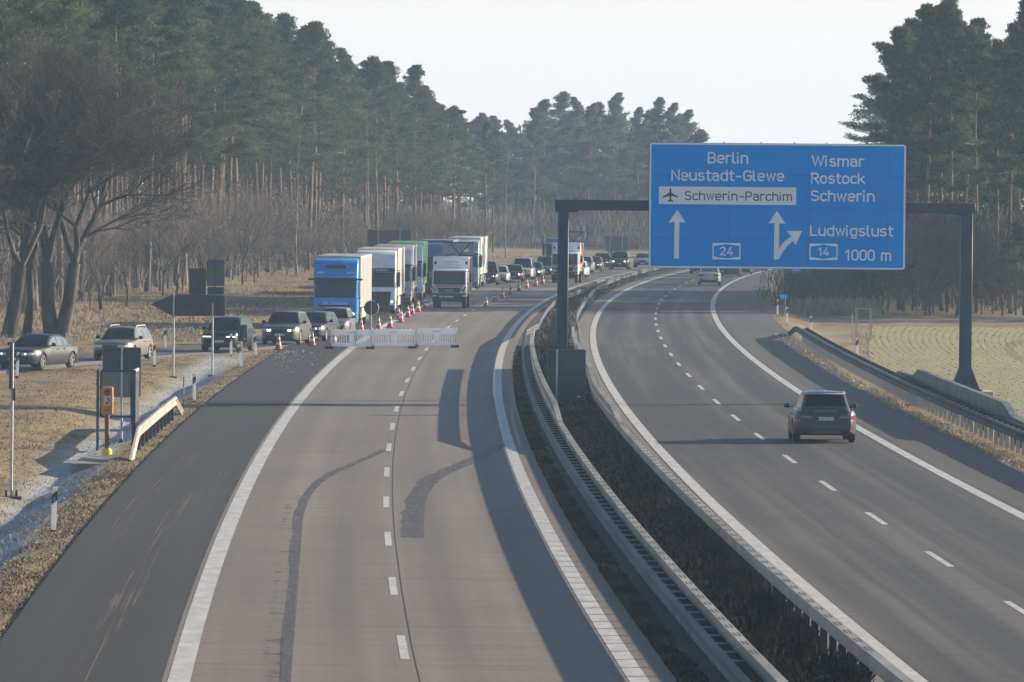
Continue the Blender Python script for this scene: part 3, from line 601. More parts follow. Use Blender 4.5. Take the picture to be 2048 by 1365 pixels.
for a, b, c, e_ in ((377, 411, 537, 589.5), (413, 448, 519, 572), (414, 447, 574, 589)):
    p = MB(); plate(p, rounded(lx(a), lx(b), lz(e_), lz(c), .05), 0, .04); q = p.build("board", M_signback if a != 413 else mat("sign_back_blue", (.075, .10, .135), (.09, .115, .15), 1.5, .55), o)
    e = MB(); A = rounded(lx(a), lx(b), lz(e_), lz(c), .05); B = rounded(lx(a) + .02, lx(b) - .02, lz(e_) + .02, lz(c) - .02, .04); n = len(A)
    e.add([(q_[0], -.006, q_[1]) for q_ in A] + [(q_[0], -.006, q_[1]) for q_ in B], [(i, (i + 1) % n, (i + 1) % n + n, i + n) for i in range(n)]); e.build("rim", M_raild, q)
for px, top in ((347, 588), (425, 606)):
    q = lx(px); zz = ground_z(ox + q - C(292), 292)
    MB().tube([(q, -.06, zz - .1), (q, -.06, lz(top))], .04, 8).build("pole", M_galv, o); MB().box(q - .16, q + .16, -.2, .1, zz - .1, zz + .05).build("base_sleeve", M_raild, o)
for px, a, b in ((396, 632, 537), (430, 632, 519)): MB().tube([(lx(px), -.045, lz(a)), (lx(px), -.045, lz(b))], .025, 6).build("bracket", M_raild, o)
# far sign boards
back_board("sign_board", "big dark sign board standing in front of the bare trees behind the white truck", 733, 820, 460, 512, 556, 2)
back_board("sign_board", "far grey sign board above the black cars at the end of the jam", 1210, 1254, 473, 503, 512, 2)
back_board("sign_board", "narrow dark sign board in front of the far grey sign board", 1215, 1224, 480, 516, 518, 1)
# tall pole with plates seen edge on
X, d = G(23, 962); o = thing("pole_sign", "tall grey pole with edge-on sign plates at the left edge of the photo", "road sign", (X, d, -.0))
gz = ground_z(X - C(d), d)
MB().tube([(0, 0, gz), (0, 0, 3.66)], .038, 8).build("pole", M_galv, o); MB().box(-.28, .28, -.2, .2, gz - .05, gz + .05).box(-.17, -.11, -.05, .05, gz + .05, gz + .22).box(.11, .17, -.05, .05, gz + .05, gz + .22).build("base_plate", M_raild, o)
p = MB(); pts = [(.6 * math.cos(a), 3.05 + .6 * math.sin(a)) for a in np.linspace(0, 2 * math.pi, 25)[:-1]]; plate(p, pts, -.02, .02); q = p.build("sign_disc", M_signback, o); q.rotation_euler = (0, 0, R(95)); q.location = (-.06, 0, 0)
p = MB(); plate(p, [(-.45, 2.15), (.45, 2.15), (.45, 2.47), (-.45, 2.47)], -.025, .025); q = p.build("plate", M_signback, o); q.rotation_euler = (0, 0, R(97)); q.location = (.04, 0, 0)
# round sign seen from behind in front of the barriers
X, d = G(742, 698); o = thing("round_sign", "round sign seen from behind on a thin pole in front of the white barriers", "road sign", (X, d, 0)); s = F / d
MB().tube([(0, 0, 0), (0, 0, 2.36)], .03, 8).build("pole", M_galv, o)
p = MB(); r = 14.6 / s; plate(p, [(r * math.cos(a), 2.0 + r * math.sin(a)) for a in np.linspace(0, 2 * math.pi, 33)[:-1]], .03, .05); q = p.build("sign_disc", M_signback, o)
e = MB(); pts = [(r * math.cos(a), .02, 2.0 + r * math.sin(a)) for a in np.linspace(0, 2 * math.pi, 33)]; e.tube(pts, .012, 4, False); e.build("rim", M_white, q)
e = MB(); e.disc(r * .72, .0, 2.0 + r * .78, .07, 12); e.tube([(r * .72, 0, 2.0 + r * .78), (r * .72, .09, 2.0 + r * .78)], .07, 10); e.build("warning_lamp", M_white, o)

# ---------------- emergency telephone with cage and slab
X, d = G(214, 903); o = thing("emergency_telephone", "orange emergency telephone on a brown post with yellow foot beside the shoulder", "telephone", (X, d, 0)); gz = ground_z(X - C(d), d)
M_or = mat("orange_box", (.56, .21, .025), (.66, .26, .04), 3, .5)
MB().tube([(0, 0, gz), (0, 0, 1.1)], .075, 10).build("post", mat("rusty_brown", (.16, .07, .035), (.22, .1, .05), 6, .7), o)
MB().lathe([(.15, gz - .02), (.15, gz + .12), (.11, gz + .2), (.08, gz + .2)], 12).build("foot", mat("yellow_cap", (.75, .52, .03)), o)
bx = MB().rbox(-.175, .175, -.13, .13, 1.1, 1.92, .05, 2).build("housing", M_or, o)
MB().disc(0, -.134, 1.76, .10, 16).build("speaker_opening", mat("dark_orange", (.17, .07, .03)), bx)
MB().box(-.10, .11, -.137, -.13, 1.36, 1.64).build("pictogram_plate", mat("pale_plate", (.5, .53, .55)), bx)
hs = MB(); hs.tube([(.0 + .065 * math.cos(a), -.14, 1.5 + .075 * math.sin(a)) for a in np.linspace(R(-110), R(70), 9)], .016, 6); hs.tube([(-.045, -.14, 1.43), (-.0, -.14, 1.43)], .026, 6); hs.tube([(.0, -.14, 1.575), (.035, -.14, 1.565)], .026, 6); hs.build("handset_symbol", M_letter_dark, bx)
MB().box(-.10, .10, -.134, -.129, 1.17, 1.27).build("flap", mat("orange_flap", (.42, .15, .02)), bx)
X2, d2 = G(218, 913); gz2 = ground_z(X2 - C(d2), d2)
sl_ = thing("concrete_slab", "pale concrete slab on the ground in front of the orange emergency telephone", "slab", (X2, d2, gz2 - .07)); MB().rbox(-.95, .95, -2.2, 2.6, -.3, .03, .02, 1).build("slab", mat("slab_concrete", (.20, .18, .155), (.30, .27, .23), 2, .9), sl_)
X3, d3 = G(190, 893); cg = thing("mesh_cage", "dark steel frame with wire mesh standing around the emergency telephone", "fence", (X3, d3 + 1.2, 0)); s = F / (d3 + 1.2)
gz3 = ground_z(X3 - C(d3), d3); ct = 2.28
MB().tube([(0, 0, gz3 - .1), (0, 0, ct)], .045, 6).build("post", M_gantry, cg)
k = (262 - 190) / s; MB().box(k - .06, k + .06, -.06, .06, gz3 - .1, ct).build("post", M_gantry, cg)
f_ = MB(); a, b = (197 - 190) / s, (258 - 190) / s
for z in (.86, ct - .03): f_.box(a, b, -.03, .03, z - .035, z + .035)
for x in (a, b): f_.box(x - .04, x + .04, -.03, .03, .86, ct - .03)
for z in (1.05, 1.4, 1.75, 2.1): f_.box(0, a, -.015, .015, z - .015, z + .015)
fo = f_.build("frame", M_gantry, cg)
ms = MB()
for q in np.arange(a + .05, b, .05): ms.box(q - .003, q + .003, -.004, .004, .86, ct)
for q in np.arange(.9, ct, .05): ms.box(a, b, -.003, .003, q - .003, q + .003)
ms.build("wire_mesh", M_galv, fo)
sd_ = MB()
for z in (.3, ct - .03): sd_.box(k - .03, k + .03, .06, 2.4, z - .04, z + .04)
sd_.box(k - .03, k + .03, 2.34, 2.42, -.3, ct); so_ = sd_.build("side_frame", M_galv, cg)
ms = MB()
for q in np.arange(.1, 2.4, .06): ms.box(k - .004, k + .004, q - .003, q + .003, .3, ct)
for q in np.arange(.35, ct, .06): ms.box(k - .003, k + .003, .06, 2.4, q - .003, q + .003)
ms.build("wire_mesh", M_galv, so_)

# ---------------- delineator posts, cones, barriers and small things
M_refl = mat("reflector_grey", (.30, .31, .32), None, 5, .3)
def delin_proto():
    o = thing("delineator_post", "x", "delineator", (0, 0, 0))
    pr = [(-.06, -.05), (.06, -.05), (.05, .05), (0, .07), (-.05, .05)]
    def seg(z0, z1, zs=0, e=0.0): return MB().add([(x * (1 + e), y * (1 + e), z0 + zs * (x + .06)) for x, y in pr] + [(x * (1 + e), y * (1 + e), z1 + zs * (x + .06)) for x, y in pr], [tuple(range(5))[::-1], tuple(range(5, 10))] + [(i, (i + 1) % 5, (i + 1) % 5 + 5, i + 5) for i in range(5)])
    seg(-.2, 1.02, .0).build("body", M_white, o)
    b = seg(.62, .84, .9, .02).build("black_band", M_black, o)
    MB().box(-.022, .022, -.056, -.05, .66, .80).build("reflector", M_refl, b)
    seg(-.2, .03, 0, .08).build("foot", M_black, o)
    return o
dp = tree_of(delin_proto()); used = [False]
def delin(x, y, label, group, tilt=0.0, h=1.0):
    X, d = G(x, y); o = dp[0] if not used[0] else copy_tree(dp); used[0] = True
    o.location = (X, d, max(ground_z(X - C(d), d), -.06)); o.rotation_euler = (0, tilt, 0); o.scale = (1, 1, h); o["label"] = label; o["group"] = group; return o
GL, GR_ = "white delineator posts along the left shoulder and ramp", "white delineator posts along the right verge"
delin(107, 1058, "nearest white delineator post with black band on the left grass verge", GL, .03)
delin(266, 888, "white delineator post standing against the mesh cage by the telephone", GL)
delin(389, 801, "white delineator post on the verge just past the short left guardrail", GL, -.02)
delin(483, 733, "leaning white delineator post below the small dark box sign", GL, -.13)
delin(513, 711, "leaning white delineator post nearest the first traffic cone at the ramp mouth", GL, -.11)
delin(462, 709, "upright white delineator post in front of the black car with white light bars", GL)
delin(309, 729, "white delineator post between the beige estate and the arrow sign pole", GL)
delin(331, 697, "white delineator post on the far side of the ramp behind the arrow sign", GL, -.04)
delin(34, 751, "white delineator post in front of the dark saloon at left", GL, .05)
delin(628, 647, "white delineator post peeping out beside the blue truck cab", GL)
delin(1856, 790, "white delineator post in front of the grey barrier wall at the gantry foot", GR_)
delin(1714, 716, "white delineator post behind the verge guardrail beside the striped field", GR_)
delin(1622, 667, "white delineator post just behind the far end of the verge guardrail", GR_)
delin(1574, 647, "white delineator post directly in front of the lowered end of the verge guardrail", GR_)
delin(1555, 630, "white delineator post beside the small blue kilometre sign", GR_)
delin(1538, 602, "white delineator post on the shaded verge beyond the small blue kilometre sign", GR_)
delin(1540, 575, "farthest but one white delineator post on the right verge below the big sign", GR_)
delin(1546, 562, "farthest white delineator post on the right verge below the big sign", GR_)
# cones
M_red = mat("cone_red", (.50, .055, .045), (.60, .075, .05), 4, .55); M_cw = mat("cone_white", (.68, .66, .64), (.76, .74, .72), 4, .5)
def cone_proto():
    o = thing("traffic_cone", "x", "traffic cone", (0, 0, 0)); rz = lambda z: .165 - (.165 - .035) * (z - .04) / .71
    MB().lathe([(rz(z), z) for z in (.04, .24)], 18).lathe([(rz(z), z) for z in (.38, .50)], 18).lathe([(rz(.62), .62), (rz(.75), .75), (.0, .755)], 18).build("cone_body", M_red, o)
    for a, b in ((.24, .38), (.50, .62)): MB().lathe([(rz(a) + .002, a), (rz(b) + .002, b)], 18).build("white_band", M_cw, o)
    MB().rbox(-.23, .23, -.23, .23, 0, .045, .012, 1).build("base", mat("cone_base", (.28, .035, .03), (.36, .05, .04), 4, .7), o); return o
cp = tree_of(cone_proto()); usedc = [False]
def cone(x, y, label, group):
    X, d = G(x, y); o = cp[0] if not usedc[0] else copy_tree(cp); usedc[0] = True; o.location = (X, d, .004); o.rotation_euler = (0, 0, (x * 7 % 30 - 15) * .02); o["label"] = label; o["group"] = group
g1, g2, g3 = "traffic cones at the ramp mouth", "traffic cones along the truck queue", "traffic cones along the lane dashes by the car queue"
cone(557, 700.5, "red and white traffic cone at the grass tip, leftmost of all", g1); cone(624.5, 692.5, "red and white traffic cone in front of the hidden dark estate car", g1)
for (x, y), w_ in zip([(668, 690), (722, 664), (757, 660), (780, 655.6), (797, 640), (802, 645.4), (815.7, 634.8), (824.3, 629.4), (836.6, 624.5), (850.7, 618.4)], ["directly behind the slats of the left barrier panel", "right below the blue truck's front corner", "close behind the round sign pole", "behind the middle barrier panel, standing alone", "half hidden behind another cone beside the white truck", "in front of a half hidden cone beside the white truck", "by the white lorry, fourth back from the orange truck", "second but one before the orange maintenance truck, mid row", "next to the last before the orange maintenance truck", "in the shade right at the front of the orange maintenance truck"]):
    cone(x, y, "red and white cone " + w_, g2)
for (x, y), w_ in zip([(972, 613), (989, 603), (1005, 596), (1021, 589.5), (1038, 583), (1054, 577), (1072, 572.4), (1085.5, 568.4)], ["first", "second", "third", "fourth", "fifth", "sixth", "seventh", "eighth and last"]):
    cone(x, y, w_ + " cone counted from the orange truck along the dashes to the gantry post", g3)
# barriers
M_bar = mat("barrier_plastic", (.84, .87, .92), (.88, .90, .93), 3, .5)
for m_ in (M_bar, M_white):                       # thin moulded plastic lets some sun through
    tr = m_.node_tree.nodes.new("ShaderNodeBsdfTranslucent"); tr.inputs[0].default_value = (.80, .82, .86, 1); mx = m_.node_tree.nodes.new("ShaderNodeMixShader"); mx.inputs[0].default_value = .45
    m_.node_tree.links.new(m_.node_tree.nodes["Principled BSDF"].outputs[0], mx.inputs[1]); m_.node_tree.links.new(tr.outputs[0], mx.inputs[2]); m_.node_tree.links.new(mx.outputs[0], m_.node_tree.nodes["Material Output"].inputs[0])
def barrier_proto():
    W = 2.02; o = thing("barrier_panel", "x", "barrier", (0, 0, 0))
    MB().rbox(-W / 2, W / 2, -.025, .025, .64, .93, .012, 1).build("top_board", M_bar, o); MB().rbox(-W / 2, W / 2, -.025, .025, .10, .27, .012, 1).build("bottom_board", M_bar, o)
    for a, b in ((-W / 2 + .04, -.2), (.16, W / 2 - .02)):
        for q in np.arange(a, b, .115): MB().box(q, q + .055, -.022, .022, .27, .64).build("slat", M_white, o)
    MB().rbox(-.14, .14, -.03, .03, .27, .64, .01, 1).build("centre_plate", M_bar, o)
    for x in (-W / 2 + .02, W / 2 - .02): MB().box(x - .025, x + .025, -.03, .03, .05, 1.0).build("end_post", M_white, o)
    for x in np.linspace(-W / 2 + .2, W / 2 - .2, 5): MB().box(x - .02, x + .02, -.02, .02, .93, .99).build("lug", M_white, o)
    MB().box(-.2, .2, -.0275, -.025, .775, .80).build("maker_mark", mat("grey_print", (.2, .22, .26)), o)
    for x in (-W / 2, W / 2): MB().rbox(x - .30, x + .12, -.35, .35, 0, .11, .02, 1).build("foot", M_black, o)
    return o
bp = tree_of(barrier_proto())
for i, (x, y, l) in enumerate([(703, 698, "left white slatted barrier panel across the lanes, its slats partly broken"), (787, 697, "middle white slatted barrier panel, between the round sign pole and the lane"), (873, 695, "right white slatted barrier panel, ending above the lane dashes")]):
    o = bp[0] if i == 0 else copy_tree(bp); X, d = G(x, y); o.location = (X, d, .005); o["label"] = l; o["group"] = "white barrier panels closing the lanes"; o.rotation_euler = (0, 0, R((1.5, -.5, .8)[i]))
    if i == 1: o.scale = (1.03, 1, 1)
# slim yellow pole, small box sign, trestle, wooden frame, km sign, tall post sign
X, d = G(367, 823); o = thing("marker_pole", "slim yellow and grey pole at the end of the short left guardrail", "pole", (X, d, 0)); MB().tube([(0, 0, -.1), (0, 0, 1.2)], .02, 6).build("pole", M_gantry, o); MB().tube([(0, 0, .45), (0, 0, .85)], .024, 6).build("yellow_sleeve", mat("yellow_sleeve", (.42, .36, .05)), o)
X, d = G(484, 724); s = F / d; o = thing("box_sign", "small dark double box sign on a thin pole in front of the black car", "road sign", (X, d, 0)); z0 = (724 - 683) / s; z1 = (724 - 651) / s
MB().tube([(0, .04, -.05), (0, .04, z1)], .03, 6).build("pole", M_galv, o); MB().rbox(-9.5 / s, -.02, -.05, .02, z0, z1, .02, 1).build("box_panel", M_signback, o); MB().rbox(.0, 10.5 / s, -.06, .02, z0 - .03, z1 + .03, .02, 1).build("box_panel", M_signback, o); MB().box(.08, .16, -.065, -.06, z0 + .06, z0 + .16).build("sticker", M_refl, o)
X, d = G(520, 632); o = thing("trestle", "dark A-shaped pipe trestle on the shaded meadow behind the black car", "trestle", (X, d, -.02)); s = F / d; h = 25 / s; w = 24 / s
MB().tube([(-w * .5, -.3, 0), (-w * .28, -.3, h), (w * .0, -.3, h), (w * .28, -.3, 0)], .022, 5).build("frame", M_black, o); MB().tube([(-w * .1, .4, 0), (w * .1, .4, h), (w * .3, .4, h), (w * .55, .4, 0)], .022, 5).build("frame", M_black, o); MB().tube([(-w * .45, -.3, .06), (w * .25, -.3, .06)], .02, 5).build("crossbar", M_black, o)
X, d = G(1727, 664); s = F / d; o = thing("timber_gate", "pale upright wooden frame with a crossbar standing on the field edge", "frame", (X, d, -.5)); w = 32 / s; M_wd = mat("pale_wood", (.42, .34, .28), (.52, .44, .36), 4, .8); h = 1.83
for x in (-w / 2, -w / 2 + .09, w / 2 - .09, w / 2): MB().box(x - .025, x + .025, -.03, .03, 0, h).build("upright", M_wd, o)
MB().box(-w / 2, w / 2, -.03, .03, h - .06, h).build("top_bar", M_wd, o); MB().box(-w / 2, w / 2, -.02, .02, 1.1, 1.14).build("crossbar", M_wd, o)
X, d = G(1704, 660); o = thing("wooden_stake", "thin wooden stake left of the pale upright wooden frame", "stake", (X, d, -.5)); MB().tube([(0, 0, 0), (0, 0, 1.45)], .03, 6).build("stake", M_wd, o)
X, d = G(1567, 632); s = F / d; o = thing("kilometre_sign", "small blue kilometre sign on two thin legs on the right verge", "road sign", (X, d, 0)); z0, z1 = 33 / s, 43 / s; w = 8 / s
p = MB(); plate(p, rounded(-w, w, z0, z1, .03), -.02, 0); q = p.build("panel", M_signblue, o); link_mesh("lettering", text_me("19,1", -w * .55, w * .55, z0 + .06, z1 - z0 - .12, -.024, M_signwhite), q)
for x in (-.09, .1): MB().tube([(x, .02, -.1), (x, .02, z0 + .1)], .025, 6).build("leg", M_galv if x > 0 else M_gantry, o)
X, d = G(1582, 610); s = F / d; o = thing("post_sign", "blue sign on two tall dark posts partly hidden by the big blue sign", "road sign", (X, d, 0))
for x, b in ((-12, 0), (10.5, -.4)): MB().tube([(x / s, 0, b - .1), (x / s, 0, 3.6)], .04, 6).build("post", M_gantry, o)
p = MB(); plate(p, rounded(0 / s, 19 / s, 2.2, 3.5, .05), -.06, -.03); q = p.build("panel", M_signblue, o); link_mesh("lettering", text_me("Berlin", 2.5 / s, 17 / s, 2.32, .26, -.064, M_signwhite), q)
# a pale stone post top and debris
rng = np.random.default_rng(5)
n = 260; P = np.stack([np.zeros(n), np.zeros(n), np.full(n, .012)], 1)
for i in range(n): P[i, 0], P[i, 1] = G(540 + abs(rng.normal()) * 45 + rng.uniform(0, 25), 702 + rng.exponential(14))
D_ = rand_unit(rng, n); D_[:, 2] = .25; V, Fc = blades(P, D_, perp(rng, D_), rng.uniform(.02, .06, n), rng.uniform(.02, .05, n)); V[:, 2] = np.clip(V[:, 2], .008, .05)
tag(link_mesh("debris", np_mesh("debris", V, Fc, mat("white_crumbs", (.6, .6, .6)))), "white crumbs scattered on the asphalt before the ramp cones", "debris", kind="stuff")
# ------------------------------------------------------------------ vehicles
M_glass = mat("tinted_glass", (.012, .017, .022), (.022, .029, .036), 2.0, .10, 0, .5)
M_glass2 = mat("side_glass", (.10, .13, .145), (.15, .18, .19), 1.2, .14, 0, .9)
M_tyre = mat("tyre_rubber", (.014, .014, .015), (.022, .022, .023), 8, .85)
M_rim = mat("rim_silver", (.50, .50, .51), (.60, .60, .60), 5, .35, .7); M_rimd = mat("rim_dark", (.05, .05, .055), None, 5, .5, .4)
M_trim = mat("black_trim", (.016, .017, .019), (.026, .027, .03), 4, .55)
M_lamp = mat("headlamp_glass", (.50, .53, .56), (.70, .72, .75), 9, .12, .2)
M_led = mat("lit_lamp", (1, .99, .97), None, 1, .3, emit=3.0); M_ledw = mat("lit_lamp_strip", (.95, .98, 1), None, 1, .3, emit=2.5)
M_tail = mat("tail_lamp", (.10, .012, .014), (.16, .016, .018), 6, .3); M_plate = mat("plate_white", (.62, .62, .62), None, 3, .5); M_eu = mat("plate_blue", (.01, .06, .40), None, 3, .5)
M_chrome = mat("chrome_trim", (.6, .6, .6), None, 3, .2, .9)
WH = {}
def wheel(parent, x, y, r, w, side, rim='silver', name="wheel"):
    key = (round(r, 3), round(w, 3), rim)
    if key not in WH:
        ty = MB().lathe([(r * .62, -w * .5), (r * .9, -w * .5), (r, -w * .34), (r, w * .34), (r * .9, w * .5), (r * .62, w * .5)], 22, axis='x').mesh("tyre", M_tyre)
        rm = MB(); rm.mi = 1; rm.disc(w * .28, 0, 0, r * .64, 18, 'x'); rm.lathe([(r * .64, w * .28), (r * .66, w * .5), (r * .58, w * .5), (r * .57, w * .3)], 18, axis='x'); rm.mi = 0; ns = 5 if rim != 'truck' else 8
        rm.lathe([(r * .66, w * .505), (r * .575, w * .51)], 18, axis='x')
        for k in range(ns):
            a = 2 * math.pi * k / ns; dy, dz = math.cos(a), math.sin(a); py, pz = -dz, dy; i, o_ = r * .05, r * .6; hw0, hw1 = r * .10, r * .085
            rm.add([(w * .46, dy * i - py * hw0, dz * i - pz * hw0), (w * .46, dy * i + py * hw0, dz * i + pz * hw0), (w * .5, dy * o_ + py * hw1, dz * o_ + pz * hw1), (w * .5, dy * o_ - py * hw1, dz * o_ - pz * hw1)], [(0, 1, 2, 3)])
        rm.disc(w * .48, 0, 0, r * .15, 10, 'x')
        WH[key] = (ty, rm.mesh("rim", [M_rim if rim in ('silver', 'truck') else M_chrome if rim == 'bright' else M_rimd, M_trim]))
    o = bpy.data.objects.new(name, None); o.empty_display_size = .1; COL.objects.link(o); o.parent = parent; o.location = (x, y, r); o.rotation_euler = (0, 0, 0 if side > 0 else math.pi)
    link_mesh("tyre", WH[key][0], o); link_mesh("rim", WH[key][1], o); return o
STY = {  # fractions of length from the front: cowl, roof front, roof rear, rear glass base ; belt and hood as fractions of height
    'sedan': (.30, .46, .68, .88, .66, .63, .68), 'wagon': (.29, .44, .90, .985, .64, .61, .68), 'suv': (.27, .41, .86, .975, .635, .615, .72), 'coupe': (.28, .42, .60, .94, .64, .62, .66),
    'van': (.14, .30, .97, .995, .56, .53, .78), 'hatch': (.26, .42, .82, .97, .63, .61, .68)}
def interp(x, xs, ys): return float(np.interp(x, xs, ys))
def car(name, label, cat, px, py, head, L, W, H, style, col, group=None, lamps='off', rear_view=False, glass=None, rim='silver', wr=.33, plate_text=None, rails=False, far=False, clad=False, roofcol=None, top=.70, wbase=.90):
    X, d = G(px, py); hd = R(head)
    fx, fy = (-math.sin(hd), -math.cos(hd)) if not rear_view else (math.sin(hd), math.cos(hd))     # travelling direction
    # (px,py) marks the middle of the end that faces us
    sgn = -1 if not rear_view else 1
    cx, cy = X + sgn * fx * L / 2, d + sgn * fy * L / 2
    o = thing(name, label, cat, (cx, cy, .006), math.atan2(-fx, fy), group)
    yc, y1, y2, y3 = [L / 2 - f_ * L for f_ in STY[style][:4]]; belt, hood = STY[style][4] * H, STY[style][5] * H; nose = STY[style][6]
    r = wr; ya_f, ya_r = L / 2 - .19 * L, -L / 2 + .21 * L; Ra = r + .05; hw = W / 2
    tail = belt - .03 if style in ('sedan',) else belt
    def w_(y):
        tf = min(1, (L / 2 - y) / .75); tr_ = min(1, (y + L / 2) / .6)
        return hw * (1 - .26 * (1 - tf) ** 2.4) * (1 - .20 * (1 - tr_) ** 2.2)
    def zt(y): return interp(-y, [-L / 2, -L / 2 + .05, -L / 2 + .22, -yc, -yc + .25, -y3, L / 2 - .12, L / 2], [hood * .70, hood * .80, hood * .90, hood, belt, tail, tail - .03, tail * .86])
    def zb(y): return .20 + .12 * max(0, 1 - (L / 2 - y) / .5) + .14 * max(0, 1 - (y + L / 2) / .5)
    ys = sorted(set([L / 2, L / 2 - .03, L / 2 - .08, L / 2 - .16, -L / 2 + .03, -L / 2 + .1, -L / 2] + list(np.linspace(-L / 2 + .2, L / 2 - .26, 26)) + [a + Ra * math.cos(t_) for a in (ya_f, ya_r) for t_ in np.linspace(0, math.pi, 13)]), reverse=True)
    vs, fs, ms_ = [], [], []; NP = 15
    for y in ys:
        w, b, t_ = w_(y), zb(y), zt(y); arch = 0
        for a in (ya_f, ya_r):
            if abs(y - a) <= Ra + 1e-6: arch = r + math.sqrt(max(0, Ra * Ra - (y - a) ** 2))
        h = t_ - b; half = [(w * .80, b), (w * .955, b + .03), (w * .985, b + .13), (w * (1.0 if h > .3 else .98), b + .47 * h), (w * .985, b + .80 * h), (w * .925, t_ - .025), (w * .80, t_)]
        half = [(x, min(max(z, arch if k < 5 else 0), t_ - .03) if k < 5 else z) for k, (x, z) in enumerate(half)]
        ring = [(-x, z) for x, z in half[::-1]] + [(x, z) for x, z in half]
        ring = [(0, t_ + .03)] + [(x, z) for x, z in half[::-1]] + [(-x, z) for x, z in half]
        vs += [(x, y, z) for x, z in ring]
    for i in range(len(ys) - 1):
        for j in range(NP): fs.append((i * NP + j, i * NP + (j + 1) % NP, (i + 1) * NP + (j + 1) % NP, (i + 1) * NP + j)); ms_.append(1 if j in (7,) or (clad and j in (5, 6, 8, 9)) else 0)
    m = MB(); m.add(vs, fs, True); m.m = ms_[:]; m.add(vs[:NP], [tuple(range(NP))[::-1]]); m.add(vs[-NP:], [tuple(range(NP))])
    pm = paint(*col)
    # greenhouse
    wb, wt = hw * wbase, hw * top
    def zr(y): return interp(-y, [-yc, -(yc + y1) / 2, -y1, -(y1 * .6 + y2 * .4), -y2, -y3], [hood, (hood + H) / 2 + .03, H - .045, H - .015, H - .05, tail])
    def sec(y):
        z = zr(y); q = max(0, min(1, (z - belt) / (H - belt))); we = min(wb + (wt - wb) * q, w_(y) * .93); return z, we, min(wb, w_(y) * .93)
    gy = sorted(set(list(np.linspace(yc, y1, 7)) + list(np.linspace(y1, y2, 9)) + list(np.linspace(y2, y3, 7))), reverse=True)
    gv, gf = [], []; lo = min(hood, belt, tail) - .06
    for y in gy:
        z, we, wbb = sec(y); zs = max(lo + .01, z - .10); half = [(wbb, lo), (we, zs), (we * .93, z - .035), (we * .80, z - .008)]
        gv += [(x, y, q) for x, q in [(0, z + .012)] + half[::-1] + [(-a, c) for a, c in half]]
    for i in range(len(gy) - 1):
        for j in range(9):
            if j != 4: gf.append((i * 9 + j, i * 9 + (j + 1) % 9, (i + 1) * 9 + (j + 1) % 9, (i + 1) * 9 + j))
    m.mi = 0; m.add(gv, gf, True)
    m.m += [0] * (len(m.f) - len(m.m))
    m.build("body", [pm, M_trim], o)
    gl = glass or M_glass2
    def patch(nm, ya, yb, a0, a1, mt, n=9):     # glass on the front or rear slope
        vv = []; na = 9
        dn = (zr(yb) - zr(ya)) / (abs(ya - yb)); ln = math.hypot(dn, 1); sg_ = 1 if ya > yb else -1
        for y in np.linspace(ya, yb, n):
            z, we, _ = sec(y)
            for a in np.linspace(a0, a1, na):
                x = a * we * .90; ax = abs(x); zz = interp(ax, [0, we * .80, we * .93, we], [z + .012, z - .008, z - .035, z - .10]); vv.append((x, y + sg_ * .012 * dn / ln, zz + .014 / ln))
        ff = [(i * na + j, i * na + j + 1, (i + 1) * na + j + 1, (i + 1) * na + j) for i in range(n - 1) for j in range(na - 1)]
        return MB().add(vv, ff, True).build(nm, mt, o)
    patch("windscreen", yc - .04 * (yc - y1), y1 + .06, -1, 1, M_glass)
    patch("rear_window", y3 + (y2 - y3) * (.12 if style in ('sedan', 'coupe') else .22), y2 - .04, -.94, .94, M_glass)
    def side(nm, ya, yb, s_):
        vv = []; n = 7
        for y in np.linspace(ya, yb, n):
            z, we, wbb = sec(y); zs = z - .10
            zl = belt + .02; zu = max(zl + .01, zs - .015)
            for z_ in (zl, zu):
                q = (z_ - lo) / max(.05, zs - lo); vv.append((s_ * (wbb + (we - wbb) * q + .010), y, z_))
        ff = [(2 * i, 2 * i + 1, 2 * i + 3, 2 * i + 2) for i in range(n - 1)]
        return MB().add(vv, ff, True).build(nm, gl, o)
    yB = (yc + y2) / 2 * .45 + .55 * (y1 + y2) / 2; yC = y2 + (.12 if style in ('sedan', 'coupe') else .42)
    for s_ in (-1, 1):
        side("side_window", yc - .42 * (yc - y1), yB + .04, s_); side("side_window", yB - .04, yC, s_)
        if style in ('wagon', 'suv', 'van'): side("side_window", yC - .08, y2 - .02 - (y2 - y3) * .25, s_)
        elif style in ('sedan', 'coupe'): side("side_window", yC - .05, y2 - .30 * (y2 - y3), s_)
    # lamps
    def plan(pts, nm, z0, z1, mt, parent=o, off=.014, taper=0):
        k = len(pts); vv = []
        for i, (x, y) in enumerate(pts):
            t0 = taper * i / (k - 1); vv += [(x, y, z0 + t0), (x, y, z1)]
        bb_ = MB().add(vv, [(2 * i, 2 * i + 2, 2 * i + 3, 2 * i + 1) for i in range(k - 1)]); return bb_.build(nm, mt, parent)
    wf = w_(L / 2); hz = hood * .80
    for s_ in (-1, 1):
        P = [(s_ * wf * .52, L / 2 + .016), (s_ * wf * .99, L / 2 + .012), (s_ * (w_(L / 2 - .10) * .995 + .014), L / 2 - .10), (s_ * (w_(L / 2 - .34) * .985 + .012), L / 2 - .34)]
        lampo = plan(P, "headlight", hz - .16, hz - .02, M_lamp if lamps != 'led' else M_trim, taper=.05)
        if lamps in ('on', 'drl'):
            MB().disc(s_ * wf * .78, L / 2 + .024, hz - .085, .07 if lamps == 'on' else .028, 10).build("lamp", M_led, lampo)
        if lamps == 'led': plan([(a, b + .006) for a, b in P[:3]], "light_bar", hz - .10, hz - .065, M_ledw, lampo)
        if lamps == 'quad':
            for ax in (.66, .80):
                for az in (.06, .12): MB().disc(s_ * wf * ax, L / 2 + .024, hz - az, .025, 8).build("lamp", M_led, lampo)
    gk = .50
